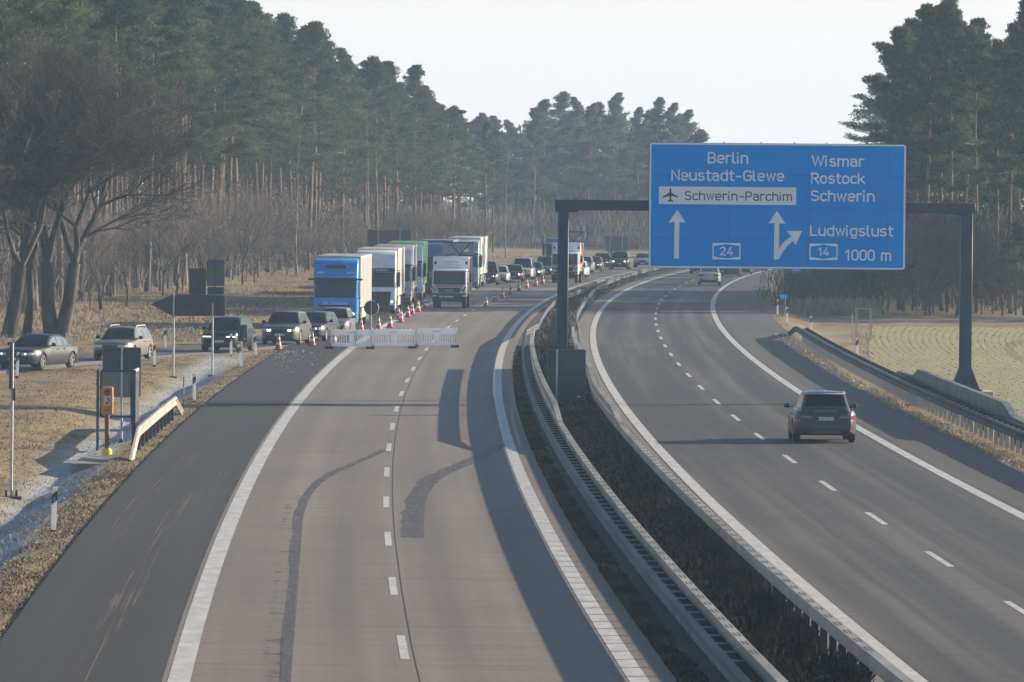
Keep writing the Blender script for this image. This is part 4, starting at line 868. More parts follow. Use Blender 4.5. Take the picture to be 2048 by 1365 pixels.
    plan([(-wf * gk, L / 2 + .016), (wf * gk, L / 2 + .016)], "grille", hz - .30, hz - .06, M_trim)
    lw = plan([(-w_(L / 2 - .02) * .9, L / 2 + .010), (-wf * .8, L / 2 + .018), (wf * .8, L / 2 + .018), (w_(L / 2 - .02) * .9, L / 2 + .010)], "lower_intake", zb(L / 2) + .01, zb(L / 2) + .16, M_trim)
    def numplate(y, z, s_):
        p = MB().box(-.26, .26, min(y, y + s_ * .012), max(y, y + s_ * .012), z, z + .11).build("number_plate", M_plate, o)
        yf = y + s_ * .014
        MB().quad((-.26 if s_ < 0 else .26, yf, z), (-.215 if s_ < 0 else .215, yf, z), (-.215 if s_ < 0 else .215, yf, z + .11), (-.26 if s_ < 0 else .26, yf, z + .11)).build("country_band", M_eu, p)
        if plate_text:
            me = text_me(plate_text, -.20, .24, z + .02, .07, yf, M_letter_dark, .0)
            if s_ > 0:
                for v_ in me.vertices: v_.co = (-v_.co.x, yf + .002, v_.co.z)
            link_mesh("lettering", me, p)
    if not rear_view: numplate(L / 2 + .018, hz - .36, 1)
    # rear
    wr_ = w_(-L / 2); tz = tail * .86
    for s_ in (-1, 1):
        P = [(s_ * wr_ * .55, -L / 2 - .014), (s_ * wr_ * .995, -L / 2 - .012), (s_ * (w_(-L / 2 + .12) + .012), -L / 2 + .12), (s_ * (w_(-L / 2 + .3) + .010), -L / 2 + .3)]
        tl = plan(P, "tail_light", tz - .14, tz - .01, M_tail)
        if rear_view:
            plan([(a, b - .004) for a, b in P[:2]], "lamp_insert", tz - .11, tz - .03, mat("smoked_lamp", (.16, .15, .16), (.26, .24, .25), 9, .2), tl)
            plan([(s_ * wr_ * .66, -L / 2 - .016), (s_ * wr_ * .97, -L / 2 - .014)], "reflector", .46, .53, M_tail)
    plan([(-wr_ * .92, -L / 2 - .012), (wr_ * .92, -L / 2 - .012)], "bumper", zb(-L / 2), .44, M_trim)
    numplate(-L / 2 - .024, tz - .17, -1) if rear_view else None
    for s_ in (-1, 1):
        mi = MB().lathe([(.0, -.10), (.075, -.08), (.095, 0), (.085, .07), (0, .09)], 10, axis='x').build("mirror", M_trim if not rear_view else pm, o); mi.location = (s_ * (hw * .90 + .17), yc - .42 * (yc - y1), belt + .06); mi.scale = (1.15, .75, .85)
        MB().tube([(-s_ * .17, 0, -.05), (0, 0, -.03)], .025, 5).build("arm", M_trim, mi)
    for y in (ya_f, ya_r):
        for s_ in (-1, 1): wheel(o, s_ * (hw - .125), y, r, .22, s_, rim)
    if not far:
        for s_ in (-1, 1):
            for y in (yB - .02 + .16, yC - .0 + .1):
                MB().rbox(s_ * (hw + .004) - .015, s_ * (hw + .004) + .015, y, y + .17, belt - .16, belt - .12, .008, 1).build("door_handle", pm, o)
            sm_ = MB()
            for y in (yc - .5 * (yc - y1), yB, yC + .02): sm_.quad((s_ * (w_(y) * 1.0 + .003), y - .008, .36), (s_ * (w_(y) * 1.0 + .003), y + .008, .36), (s_ * (w_(y) * .988 + .006), y + .008, belt - .1), (s_ * (w_(y) * .988 + .006), y - .008, belt - .1))
            sm_.build("door_gap", M_trim, o)
    if rails:
        for s_ in (-1, 1): MB().tube([(s_ * wt * .93, y1 - .25, H - .04), (s_ * wt * .93, y1 - .4, H + .04), (s_ * wt * .93, y2 + .3, H + .03), (s_ * wt * .93, y2 + .12, H - .05)], .022, 6).build("roof_rail", M_galv, o)
    o["_dims"] = 0; del o["_dims"]
    return o
QG = "cars waiting in the jam on the left carriageway"
RG = "cars leaving on the exit ramp"
SV, BK, GY, DG_ = ("silver", (.42, .44, .47)), ("black", (.012, .014, .018)), ("grey", (.13, .14, .155)), ("dark_grey", (.055, .062, .072))
car("saloon_car", "dark grey saloon car on the exit ramp at the left edge, passing the oaks", "car", 27, 740, 20, 5.15, 1.92, 1.50, 'sedan', ("graphite", (.030, .034, .042)), RG, 'drl', rim='bright', wr=.35, plate_text="S XX 50")
car("estate_car", "beige brown estate car with roof rails half hidden by a dark sign board", "car", 220, 722, 11, 4.75, 1.85, 1.50, 'wagon', ("bronze", (.20, .175, .15)), RG, 'off', rails=True, wr=.33)
car("black_suv", "black SUV with white light bars between the arrow sign pole and the box sign", "car", 437, 705, 9, 4.70, 1.90, 1.66, 'suv', ("deep_black", (.008, .010, .015)), RG, 'led', rails=False, wr=.37, rim='bright', plate_text="LWL 308")
car("taupe_suv", "taupe grey SUV with four-dot headlights behind the leftmost traffic cone", "car", 558, 691, 7, 4.92, 1.94, 1.68, 'suv', ("taupe", (.115, .112, .110)), RG, 'quad', wr=.38, plate_text="HWI 6")
car("dark_estate", "dark estate car squeezed between the taupe SUV and the grey SUV", "car", 612, 683, 10, 4.6, 1.82, 1.50, 'wagon', ("dark_estate", (.04, .05, .06)), RG, 'drl', wr=.33)
car("grey_suv", "grey SUV right in front of the blue truck, behind the white barrier", "car", 663, 674, 4, 4.5, 1.86, 1.52, 'suv', ("steel", (.17, .18, .195)), RG, 'off', wr=.35)
E1 = [("delivery_van", "black van just right of the white trailer at the head of the car queue", "van", 973, 571, 2.0, 5.0, 1.95, 1.95, 'van', BK, 'drl'),
      ("silver_car", "pale silver blue car between the black van and the small black car", "car", 996, 567.5, 2.3, 4.4, 1.80, 1.46, 'hatch', SV, 'off'),
      ("black_car", "small black car with one bright headlight in front of the white pickup", "car", 1026, 564, 2.6, 4.2, 1.78, 1.45, 'hatch', ("black2", (.02, .023, .03)), 'on'),
      ("white_van", "white van looming behind the small black car with one bright headlight", "van", 1044, 560, 2.6, 4.9, 2.0, 1.9, 'van', ("white", (.6, .6, .6)), 'off'),
      ("dark_car", "small dark car right of the white van with its headlight lit", "car", 1066, 558.6, 2.9, 4.3, 1.78, 1.5, 'hatch', DG_, 'on'),
      ("grey_van", "grey blue van just left of the second orange maintenance truck", "van", 1090, 556, 2.9, 5.0, 1.95, 1.92, 'van', ("blue_grey", (.16, .19, .23)), 'on'),
      ("white_car", "white car hiding behind the second orange maintenance truck, only its flank in view", "car", 1153, 556, 4.4, 4.6, 1.8, 1.5, 'suv', ("white", (.6, .6, .6)), 'off'),
      ("silver_car", "silver blue car right of the second orange maintenance truck and the gantry post", "car", 1166, 546, 3.5, 4.6, 1.82, 1.55, 'wagon', ("silver_blue", (.30, .34, .40)), 'off'),
      ("black_saloon", "black saloon third from the far end of the jam", "car", 1185, 544, 3.8, 4.8, 1.84, 1.48, 'sedan', BK, 'drl'),
      ("dark_suv", "dark SUV tucked half behind the black saloon under the narrow sign board", "car", 1203, 539.5, 3.8, 4.7, 1.88, 1.62, 'suv', ("dark2", (.035, .04, .048)), 'drl'),
      ("black_suv", "black SUV with two lit headlights below the far grey sign board", "car", 1238, 539.5, 4.1, 4.9, 1.95, 1.78, 'suv', ("black3", (.014, .016, .02)), 'on'),
      ("silver_saloon", "faint silver saloon last in the jam, beside the edge of the big blue sign", "car", 1284, 535.5, 4.4, 4.7, 1.82, 1.46, 'sedan', ("silver2", (.34, .36, .39)), 'off')]
for n_, l_, c_, x, y, h_, L, W, H, st, col, lm in E1: car(n_, l_, c_, x, y, h_, L, W, H, st, col, QG, lm, far=True, wr=.33 if H < 1.7 else .36)
# cars driving away
ev = car("compact_suv", "dark grey compact SUV driving away in the near right lane", "car", 1651, 887.5, -.7, 4.36, 1.98, 1.62, 'suv', ("corris", (.070, .074, .082)), "cars driving away on the right carriageway", 'off', rear_view=True, wr=.37, plate_text="LWL ZE 19", rim='silver', top=.64, wbase=.80)
L, W, H = 4.36, 1.92, 1.62
rl_ = link_mesh("lettering", text_me("RANGE ROVER", -.36, .36, 1.0, .036, -L / 2 - .02, M_lamp, .0), ev)
sp_ = MB().prism_x([(-L / 2 + .42, H - .06), (-L / 2 + .62, H + .0), (-L / 2 + .20, H - .075), (-L / 2 + .19, H - .10)], -.63, .63, .012, 1); sp_.build("roof_spoiler", paint("pale_silver", (.40, .44, .50)), ev)
rs = MB()
for a, b in ((-.55, -.42), (-.39, -.02), (.02, .40), (.43, .56)): rs.quad((a, -L / 2 + .56, H - .008), (b, -L / 2 + .56, H - .008), (b, -L / 2 + .34, H - .034), (a, -L / 2 + .34, H - .034))
rs.build("roof_glass", M_glass, ev)
MB().box(-.50, .50, -L / 2 - .022, -L / 2 - .0135, .86, 1.0).build("tailgate_panel", mat("gloss_dark", (.03, .032, .036), None, 3, .3), ev)
MB().box(-.48, .48, -L / 2 - .03, -L / 2 - .012, .30, .40).build("skid_plate", M_signback, ev)
car("white_coupe", "white coupe SUV driving away in the middle distance below the big sign", "car", 1418, 571, 2.6, 4.7, 1.93, 1.62, 'coupe', ("white", (.62, .62, .62)), "cars driving away on the right carriageway", 'off', rear_view=True, wr=.36, far=True)
car("dark_transporter", "dark van driving away right of the white coupe below the big sign", "van", 1460, 554, 3, 5.0, 1.95, 1.95, 'van', ("olive", (.05, .052, .05)), "cars driving away on the right carriageway", 'off', rear_view=True, wr=.35, far=True)
car("dark_hatchback", "dark car just right of the dark van, its roof hidden by the big sign", "car", 1485, 549.5, 3.2, 4.4, 1.82, 1.5, 'hatch', DG_, "cars driving away on the right carriageway", 'off', rear_view=True, far=True)
car("far_dark_car", "dark car just left of the white coupe, mostly hidden by the big sign", "car", 1398, 548, 3.2, 4.4, 1.82, 1.5, 'hatch', BK, "cars driving away on the right carriageway", 'off', rear_view=True, far=True)
car("far_silver_car", "silver car farthest away, only its underside showing below the big sign", "car", 1515, 543, 3.6, 4.5, 1.84, 1.5, 'hatch', GY, "cars driving away on the right carriageway", 'off', rear_view=True, far=True)

# ---------------- trucks
M_chassis = mat("chassis_dark", (.02, .02, .022), (.04, .04, .042), 3, .7)
def slab(mb, x0, x1, ya, za, yb, zb_, off=.012):   # panel on the sloping front between (ya,za) and (yb,zb)
    dy, dz = yb - ya, zb_ - za; l = math.hypot(dy, dz); ny, nz = dz / l, -dy / l
    if ny < 0: ny, nz = -ny, -nz
    return mb.quad((x0, ya + ny * off, za + nz * off), (x1, ya + ny * off, za + nz * off), (x1, yb + ny * off, zb_ + nz * off), (x0, yb + ny * off, zb_ + nz * off))
def front_y(prof, z): return float(np.interp(z, [p[1] for p in prof], [p[0] for p in prof]))
def truck(label, px, py, head, cabcol, boxcol, group, style='a', boxH=4.0, boxL=13.6, cabH=3.85, text=None, lamps=False, roofcol=None, dark_grille=True, name="articulated_lorry", stripe=None):
    X, d = G(px, py); hd = R(head); fx, fy = -math.sin(hd), -math.cos(hd)
    o = thing(name, label, "lorry", (X - fx * .1, d - fy * .1, .006), math.atan2(-fx, fy), group); pm = paint(*cabcol); W = 2.46; h = W / 2
    FP = [(0.0, .30), (.06, .55), (.06, 1.25), (.02, 1.62), (-.14, 2.62), (-.20, 2.86), (-.52, cabH - .28), (-.78, cabH - .10)]      # front outline, y=0 is the bumper
    MB().prism_x(FP + [(-1.3, cabH - .01), (-2.15, cabH), (-2.15, .75), (-1.75, .75), (-1.75, .35)], -h, h, .07, 3).build("cab", pm, o)
    fy_ = lambda z: front_y(FP, z)
    g = MB(); slab(g, -h + .10, h - .10, fy_(1.68), 1.68, fy_(2.60), 2.60, .016); wsn = g.build("windscreen", M_glass, o)
    g = MB(); slab(g, -h + .05, h - .05, fy_(2.61), 2.61, fy_(2.86), 2.86, .02)
    if style == 'volvo': g.build("name_board", M_trim, o)
    else: g.build("upper_windscreen", M_trim, o)
    v = MB().prism_x([(fy_(2.86) + .02, 2.88), (fy_(2.86) + .34, 2.78), (fy_(2.86) + .34, 2.81), (fy_(2.86) + .02, 2.93)], -h + .04, h - .04, 0); v.build("sun_visor", pm, o) if style != 'volvo' else None
    if style == 'daf':
        g = MB(); slab(g, -.55, .55, fy_(3.30), 3.30, fy_(3.50), 3.50, .015); g.build("roof_vent", M_trim, o)
        for s_ in (-1, 1):
            g = MB(); a = .62; slab(g, s_ * a, s_ * (h - .16), fy_(3.02), 3.02, fy_(3.12), 3.12, .016); g.build("roof_lamp", M_lamp, o)
        g = MB(); slab(g, -h + .3, h - .3, fy_(1.18), 1.18, fy_(1.26), 1.26, .018); slab(g, -h + .32, h - .32, fy_(.58), .58, fy_(1.10), 1.10, .016); g.build("grille", M_trim, o)
        g = MB()
        for z in (.72, .86, 1.0): slab(g, -h + .34, h - .34, fy_(z), z, fy_(z + .06), z + .06, .024)
        g.build("grille_bar", mat("grey_bar", (.3, .32, .34)), o)
        g = MB(); slab(g, -h + .30, h - .30, fy_(1.12), 1.12, fy_(1.17), 1.17, .024); g.build("trim_strip", mat("grey_bar", (.3, .32, .34)), o)
    else:
        g = MB(); k = .78 if style == 'volvo' else .70
        g.poly([(-h * k, .076, 1.40), (-h * (k - .10), .076, .55), (h * (k - .10), .076, .55), (h * k, .076, 1.40)]) if style == 'volvo' else slab(g, -h * k, h * k, .06, .62, .06, 1.24, .016)
        g.build("grille", M_trim if dark_grille else pm, o)
    for s_ in (-1, 1):
        MB().rbox(s_ * h * .86 - .18, s_ * h * .86 + .17, -.25, .075, .66, .88, .04, 2).build("headlight", M_lamp if not lamps else M_lamp, o)
        if lamps: MB().disc(s_ * h * .82, .08, .77, .07, 10).build("lamp", M_led, o)
        a = MB(); a.tube([(s_ * (h - .05), -.22, 2.70), (s_ * (h + .20), -.02, 2.72), (s_ * (h + .22), -.02, 2.62)], .025, 5); a.tube([(s_ * (h - .02), -.22, 1.62), (s_ * (h + .2), -.04, 1.70)], .025, 5)
        a.rbox(s_ * (h + .17) - .11, s_ * (h + .17) + .11, -.12, .0, 1.70, 2.62, .04, 2) if style != 'daf' else a.rbox(s_ * (h + .15) - .15, s_ * (h + .15) + .15, -.25, -.12, 2.66, 2.76, .03, 1)
        a.build("mirror", M_trim, o)
        MB().quad((s_ * (h + .012), -.32, 1.72), (s_ * (h + .012), -1.25, 1.72), (s_ * (h + .012), -1.25, 2.55), (s_ * (h + .012), -.42, 2.55)).build("side_window", M_glass, o)
        MB().box(s_ * (h - .3), s_ * (h - .3) + s_ * .31 if s_ > 0 else s_ * (h - .3), -1.75, -.2, .36, .62).build("step", M_trim, o) if False else None
    MB().rbox(-h + .03, h - .03, -.2, .10, .22, .56, .05, 2).build("bumper", pm if style == 'daf' else mat("bumper_grey", (.10, .105, .11), None, 3, .6), o)
    MB().box(-.26, .26, .10, .112, .36, .47).build("number_plate", M_plate, o)
    if text:
        tx, z, cap, w, sh = text; y = fy_(z + cap / 2) + .035
        me = text_me(tx, -w / 2, w / 2, z, cap, 0, mat("letter_white", (.75, .78, .8)), .004, sh)
        for v_ in me.vertices: v_.co = (-v_.co.x, y + v_.co.y, v_.co.z)
        link_mesh("lettering", me, o)
    y0 = -2.55; bx = paint(*boxcol, metal=0, rough=.5) if True else None
    b = MB().rbox(-1.275, 1.275, y0 - boxL, y0, 1.12, boxH, .03, 1); tr_ = b.build("trailer_box", bx, o)
    f = MB()
    for x in (-1.27, 1.27):
        for y in np.linspace(y0 - boxL + .05, y0 - .05, 9): f.box(x - .012, x + .012, y - .05, y + .05, 1.14, boxH - .12)
        f.box(x - .014, x + .014, y0 - boxL, y0, 1.1, 1.26); f.box(x - .014, x + .014, y0 - boxL, y0, boxH - .13, boxH - .02)
    f.box(-1.26, 1.26, y0 - .012 + .012, y0 + .012, boxH - .12, boxH - .03)
    f.build("frame_rib", mat("rib_" + boxcol[0], tuple(q * .86 for q in boxcol[1]), None, 2, .6), tr_)
    if stripe:
        MB().box(1.276, 1.282, y0 - boxL + 1, y0 - 1.2, 2.3, 3.2).build("side_panel", mat("box_panel", (.5, .5, .48)), tr_)
    MB().box(-.45, .45, y0 - boxL + .2, -1.9, .75, 1.12).box(-1.2, 1.2, y0 - boxL + .02, y0 - boxL + .2, .45, .6).build("chassis", M_chassis, o)
    MB().box(1.16, 1.2, y0 - 9.2, y0 - 3.4, .45, 1.0).box(-1.2, -1.16, y0 - 9.2, y0 - 3.4, .45, 1.0).build("side_guard", M_galv, o)
    for y in (-1.2, -4.7, y0 - boxL + 2.2, y0 - boxL + 3.5, y0 - boxL + 4.8):
        for s_ in (-1, 1): wheel(o, s_ * 1.05, y, .50, .32, s_, 'truck')
    return o
TG = "lorries queueing on the left side of the closed carriageway"
WHT = ("truck_white", (.80, .82, .85)); CRM = ("trailer_cream", (.56, .53, .49))
truck("blue lorry with white script on its front, first in the truck queue", 670, 656, 1.5, ("truck_blue", (.03, .27, .66)), ("trailer_grey", (.45, .43, .42)), TG, 'daf', 4.0, 13.6, 3.86, ("Chr. Carstensen", 1.30, .17, 1.45, .35), stripe=True, lamps=True)
truck("white lorry with dark name board, second in the queue behind the round sign", 751, 629, .9, WHT, CRM, TG, 'volvo', 4.05, 13.6, 3.95, ("NG-TRANS", 2.65, .17, 1.45, 0), lamps=True)
truck("white lorry with cream trailer, third in the truck queue", 785, 613, .4, ("truck_white2", (.78, .78, .82)), ("trailer_cream2", (.58, .55, .52)), TG, 'a', 4.0, 13.6, 3.9, None)
truck("white lorry with green trailer, fourth in the truck queue", 809, 602, .3, WHT, ("trailer_green", (.23, .50, .18)), TG, 'a', 4.05, 13.6, 3.85, None)
truck("blue lorry with blue roof looking over the white and orange maintenance truck", 867, 590, 1.5, ("truck_blue2", (.13, .22, .36)), ("trailer_blue", (.15, .22, .33)), TG, 'a', 4.0, 13.6, 3.8, None, lamps=True)
truck("white and pale blue lorry with white trailer behind the nearer orange truck", 925, 578, 2.2, ("truck_paleblue", (.36, .45, .53)), ("trailer_white", (.66, .65, .62)), TG, 'a', 4.0, 13.6, 3.8, None)
truck("dark blue lorry mostly hidden behind the farther orange maintenance truck", 1117, 549, 3, ("truck_blue3", (.12, .18, .27)), ("trailer_dark", (.10, .13, .18)), TG, 'a', 3.5, 8.0, 3.4, None)
def service_truck(label, px, py, head):
    X, d = G(px, py); hd = R(head); fx, fy = -math.sin(hd), -math.cos(hd); W = 2.26; h = W / 2
    o = thing("maintenance_truck", label, "lorry", (X, d, .006), math.atan2(-fx, fy), "white and orange road maintenance trucks"); pw = paint("service_white", (.80, .81, .83), .0, .4); orr = paint("service_orange", (.62, .14, .05), .05, .45)
    FP = [(0, .72), (.05, 1.0), (.04, 1.42), (.0, 1.52), (-.20, 2.42), (-.30, 2.52)]
    MB().prism_x(FP + [(-.5, 2.56), (-1.75, 2.56), (-1.75, .75)], -h, h, .06, 3).build("cab", pw, o); f_ = lambda z: front_y(FP, z)
    g = MB(); slab(g, -h + .10, h - .10, f_(1.53), 1.53, f_(2.42), 2.42, .016); g.build("windscreen", M_glass, o)
    g = MB(); slab(g, -h + .22, h - .22, f_(1.38), 1.38, f_(1.50), 1.50, .016); g.build("orange_band", orr, o)
    g = MB(); g.poly([(-h * .62, .07, 1.02), (h * .62, .07, 1.02), (h * .70, .065, 1.34), (-h * .70, .065, 1.34)]); go = g.build("grille", M_trim, o)
    me = text_me("MAN", -.27, .27, 1.12, .10, 0, mat("letter_white", (.75, .78, .8)), .006)
    for v_ in me.vertices: v_.co = (-v_.co.x, .082, v_.co.z)
    link_mesh("lettering", me, go)
    for s_ in (-1, 1):
        g = MB(); g.poly([(s_ * h * .97, .064, 1.42), (s_ * h * .90, .064, 1.42), (s_ * h * .78, .064, 1.1), (s_ * h * .84, .064, 1.06)]); g.build("air_slot", M_trim, o)
        g = MB(); g.poly([(s_ * h * .74, .066, 1.34), (s_ * h * .70, .066, 1.2), (s_ * h * .74, .066, 1.08), (s_ * h * .80, .066, 1.2)]); g.build("orange_corner", orr, o)
        MB().rbox(s_ * h * .86 - .15, s_ * h * .86 + .14, -.2, .10, .74, .88, .03, 1).build("headlight", M_lamp, o)
        a = MB(); a.tube([(s_ * (h - .04), -.25, 2.42), (s_ * (h + .26), -.1, 2.40), (s_ * (h + .26), -.1, 2.3)], .022, 5); a.rbox(s_ * (h + .26) - .10, s_ * (h + .26) + .10, -.16, -.06, 1.72, 2.32, .03, 1); a.tube([(s_ * (h - .04), -.25, 1.6), (s_ * (h + .26), -.1, 1.66), (s_ * (h + .26), -.1, 1.75)], .022, 5); a.build("mirror", M_trim, o)
        MB().quad((s_ * (h + .012), -.32, 1.6), (s_ * (h + .012), -1.2, 1.6), (s_ * (h + .012), -1.2, 2.36), (s_ * (h + .012), -.45, 2.36)).build("side_window", M_glass, o)
    MB().rbox(-h + .02, h - .02, -.3, .09, .42, .98, .05, 2).build("bumper", M_chassis, o)
    MB().box(-.30, .30, .09, .10, .70, .81).box(.38, .62, .09, .10, .70, .81).build("number_plate", M_plate, o)
    b = MB().rbox(-1.2, 1.2, -6.0, -1.95, 1.0, 3.36, .03, 1).build("box_body", pw, o)
    for s_ in (-1, 1): MB().box(s_ * 1.2 - (.006 if s_ < 0 else 0), s_ * 1.2 + (.006 if s_ > 0 else 0), -5.3, -2.3, 1.05, 3.2).build("orange_panel", orr, b)
    for tx, z, cap, w in (("Tudor Steinberg", 2.98, .12, .98), ("Strassenbau", 2.84, .05, .85), ("0 3 11 16 - 22 10", 2.62, .09, .95)):
        me = text_me(tx, -w / 2, w / 2, z, cap, 0, mat("letter_grey", (.09, .10, .12)), .0)
        for v_ in me.vertices: v_.co = (-v_.co.x, -1.942, v_.co.z)
        link_mesh("lettering", me, b)
    for s_ in (-1, 1):
        g = MB(); g.poly([(s_ * 1.02 - .10, -1.94, 2.86), (s_ * 1.02 + .10, -1.94, 2.86), (s_ * 1.02 + .06, -1.94, 3.06), (s_ * 1.02 - .06, -1.94, 3.06)]); g.build("lamp_mark", M_letter_dark, b)
    w = MB(); w.rbox(-1.30, .77, -6.35, -6.25, 3.40, 4.28, .02, 1); wo = w.build("warning_board", mat("board_grey", (.27, .28, .29), (.36, .37, .38), 2, .6), o)
    w = MB()
    for a_, b_ in (((.3, 4.2), (-.35, 3.45)), ((-1.0, 4.2), (-.35, 3.45)), ((.7, 3.42), (-1.3, 3.42)), ((.7, 4.26), (-1.3, 4.26))): w.tube([(a_[0], -6.2, a_[1]), (b_[0], -6.2, b_[1])], .035, 5)
    w.build("brace", M_chassis, wo); MB().rbox(-.95, -.55, -6.5, -6.2, 3.62, 3.85, .03, 1).build("beacon", M_lamp, wo)
    MB().box(-.4, .4, -6.4, -1.5, .6, .95).build("chassis", M_chassis, o)
    for y in (-.95, -4.9):
        for s_ in (-1, 1): wheel(o, s_ * .95, y, .42, .28, s_, 'truck')
    return o
service_truck("nearer white and orange maintenance truck with folded grey warning board on its back", 898, 617, 2.6)
service_truck("farther white and orange maintenance truck half hidden by the gantry post", 1129, 567, 4.2)
# ------------------------------------------------------------------ trees, heather, grass
def leaf_mat(name, c1, c2, scale=.5, rnd=.5, trans=.38):
    t = NT(name); n = t.noise(t.coord(), scale, 4.0); col = t.mix(t.smooth(n, .3, .7), c1, c2)
    oi = t.node("ObjectInfo").outputs["Random"]; h = t.node("HueSaturation"); t.link(col, h.inputs["Color"]); t.link(t.math('MULTIPLY_ADD', oi, rnd, 1 - rnd / 2), h.inputs["Value"]); t.link(t.math('MULTIPLY_ADD', oi, .04, .48), h.inputs["Hue"])
    t.base(h.outputs[0], .7, 0, .25)
    if trans:
        tr = t.node("BsdfTranslucent"); t.link(h.outputs[0], tr.inputs[0]); mx = t.node("MixShader"); mx.inputs[0].default_value = trans; t.link(t.b.outputs[0], mx.inputs[1]); t.link(tr.outputs[0], mx.inputs[2]); t.link(mx.outputs[0], t.out.inputs[0])
    return t.m
M_needle = leaf_mat("pine_needles", (.032, .050, .026), (.115, .135, .070), .45)
M_bark = NT("pine_bark"); t = M_bark; co = t.coord(); n = t.noise(t.mapping(co, (3, 3, .6)), 1.0, 5.0, .65); zz = t.node("SeparateXYZ"); t.link(co, zz.inputs[0])
lowc = t.mix(t.smooth(n, .35, .65), (.085, .066, .056), (.20, .165, .14)); upc = t.mix(t.smooth(n, .35, .65), (.17, .105, .07), (.29, .20, .14)); t.base(t.mix(t.smooth(zz.outputs[2], 4.0, 11.0), lowc, upc), .9, 0, .2); M_bark = t.m
M_bare = mat("bare_bark", (.030, .027, .024), (.070, .060, .052), 3.0, .9, stretch=(1, 1, .3), objrand=.4)
M_twig = mat("twig_brown", (.050, .040, .035), (.092, .072, .062), 1.0, .9, objrand=.5)
M_twig2 = mat("sapling_twigs", (.11, .092, .085), (.185, .155, .142), 1.0, .9, objrand=.5)
M_birch = mat("pale_bark", (.10, .086, .076), (.40, .35, .30), 1.6, .8, stretch=(1, 1, .4))
def tubes_np(S, n=3):                      # S: rows p0(3) p1(3) r0 r1 -> prism mesh
    S = np.asarray(S, dtype=float); p0, p1 = S[:, :3], S[:, 3:6]; t_ = p1 - p0; t_ /= np.linalg.norm(t_, axis=1)[:, None] + 1e-9
    ref = np.where(np.abs(t_[:, 2:3]) < .9, np.array([[0, 0, 1.0]]), np.array([[1.0, 0, 0]])); a = np.cross(t_, ref); a /= np.linalg.norm(a, axis=1)[:, None]; b = np.cross(t_, a)
    V = []
    for P, r in ((p0, S[:, 6]), (p1, S[:, 7])):
        for k in range(n): V.append(P + r[:, None] * (math.cos(2 * math.pi * k / n) * a + math.sin(2 * math.pi * k / n) * b))
    V = np.stack(V, 1).reshape(-1, 3); base = np.arange(len(S))[:, None, None] * (2 * n)
    q = np.array([[k, (k + 1) % n, n + (k + 1) % n, n + k] for k in range(n)])[None]; return V, (base + q).reshape(-1, 4)
def puffs(rng, centres, rad, per, size, flat=.5, up=.5):
    n = len(centres) * per; c = np.repeat(centres, per, 0); u = rand_unit(rng, n) * (rng.uniform(.15, 1, n) ** .5)[:, None]; R_ = np.repeat(rad, per)
    P = c + u * R_[:, None] * np.array([1, 1, flat]); D = u * np.array([1, 1, .6]) + rand_unit(rng, n) * .55; D[:, 2] += up; D /= np.linalg.norm(D, axis=1)[:, None]
    L = rng.uniform(.6, 1.3, n) * size; return blades(P, D, perp(rng, D), L, L * rng.uniform(.28, .5, n))
def make_pine(seed, H, cb=.5, spread=.15, per=26, dead=8):
    rng = np.random.default_rng(seed); S = []; k = 12; ax, ay = rng.normal(0, .25, 2); ph = rng.uniform(0, 6)
    def tr(t): return np.array([ax * t * t + .14 * math.sin(t * 5 + ph), ay * t * t + .14 * math.cos(t * 4 + ph), H * t])
    rt = lambda t: (.19 * (1 - t) ** .8 + .025) * H / 20
    for i in range(k): S.append([*tr(i / k), *tr((i + 1) / k), rt(i / k), rt((i + 1) / k)])
    TS = tubes_np(S, 7); B = []; cen, rad = [], []
    nb = int(34 + rng.integers(0, 8)) - 4
    for i in range(nb):
        f = (i + rng.uniform(0, 1)) / nb; h = cb + (1 - cb) * f ** .95; a = rng.uniform(0, 2 * math.pi)
        Lb = H * spread * (np.interp(f, [0, .2, .5, .8, 1], [.75, 1, .90, .52, .15])) * rng.uniform(.6, 1.2); el = np.interp(f, [0, .5, 1], [-.1, .3, 1.1]) + rng.normal(0, .15)
        p = tr(h); prev = p; dirh = np.array([math.cos(a), math.sin(a), 0]); segs = 4
        for s in range(segs):
            e = el + .25 * s / segs - .12; q = prev + Lb / segs * (dirh * math.cos(e) + np.array([0, 0, math.sin(e)])) + rng.normal(0, .06, 3)
            r_ = .055 * (1 - s / segs) + .012; B.append([*prev, *q, r_, r_ * .75])
            if s >= 1 or f > .7:
                m = 5 if s >= 2 else 3
                for _ in range(m):
                    c = prev + (q - prev) * rng.uniform(.2, 1.0) + np.array([-dirh[1], dirh[0], 0]) * rng.normal(0, .30 * Lb * .5) + np.array([0, 0, rng.uniform(0, .3)])
                    cen.append(c); rad.append(rng.uniform(.4, .75) * (.75 + .25 * Lb / 3))
            prev = q
    for _ in range(5): cen.append(tr(1.0) + rng.normal(0, .28, 3)); rad.append(.5)
    for i in range(dead):
        h = rng.uniform(.2, cb + .1); a = rng.uniform(0, 6.28); L = rng.uniform(.5, 1.8); p = tr(h); q = p + np.array([math.cos(a), math.sin(a), rng.uniform(-.3, .5)]) * L; B.append([*p, *q, .028, .01])
    V1, F1 = TS; V2, F2 = tubes_np(B, 3); V = np.concatenate([V1, V2]); Fc = np.concatenate([F1, F2 + len(V1)])
    tm = np_mesh("trunk", V, Fc, M_bark, True)
    Vc, Fcc = puffs(rng, np.array(cen), np.array(rad) * .95, per, .17, .34, .5); return tm, np_mesh("crown", Vc, Fcc, M_needle)
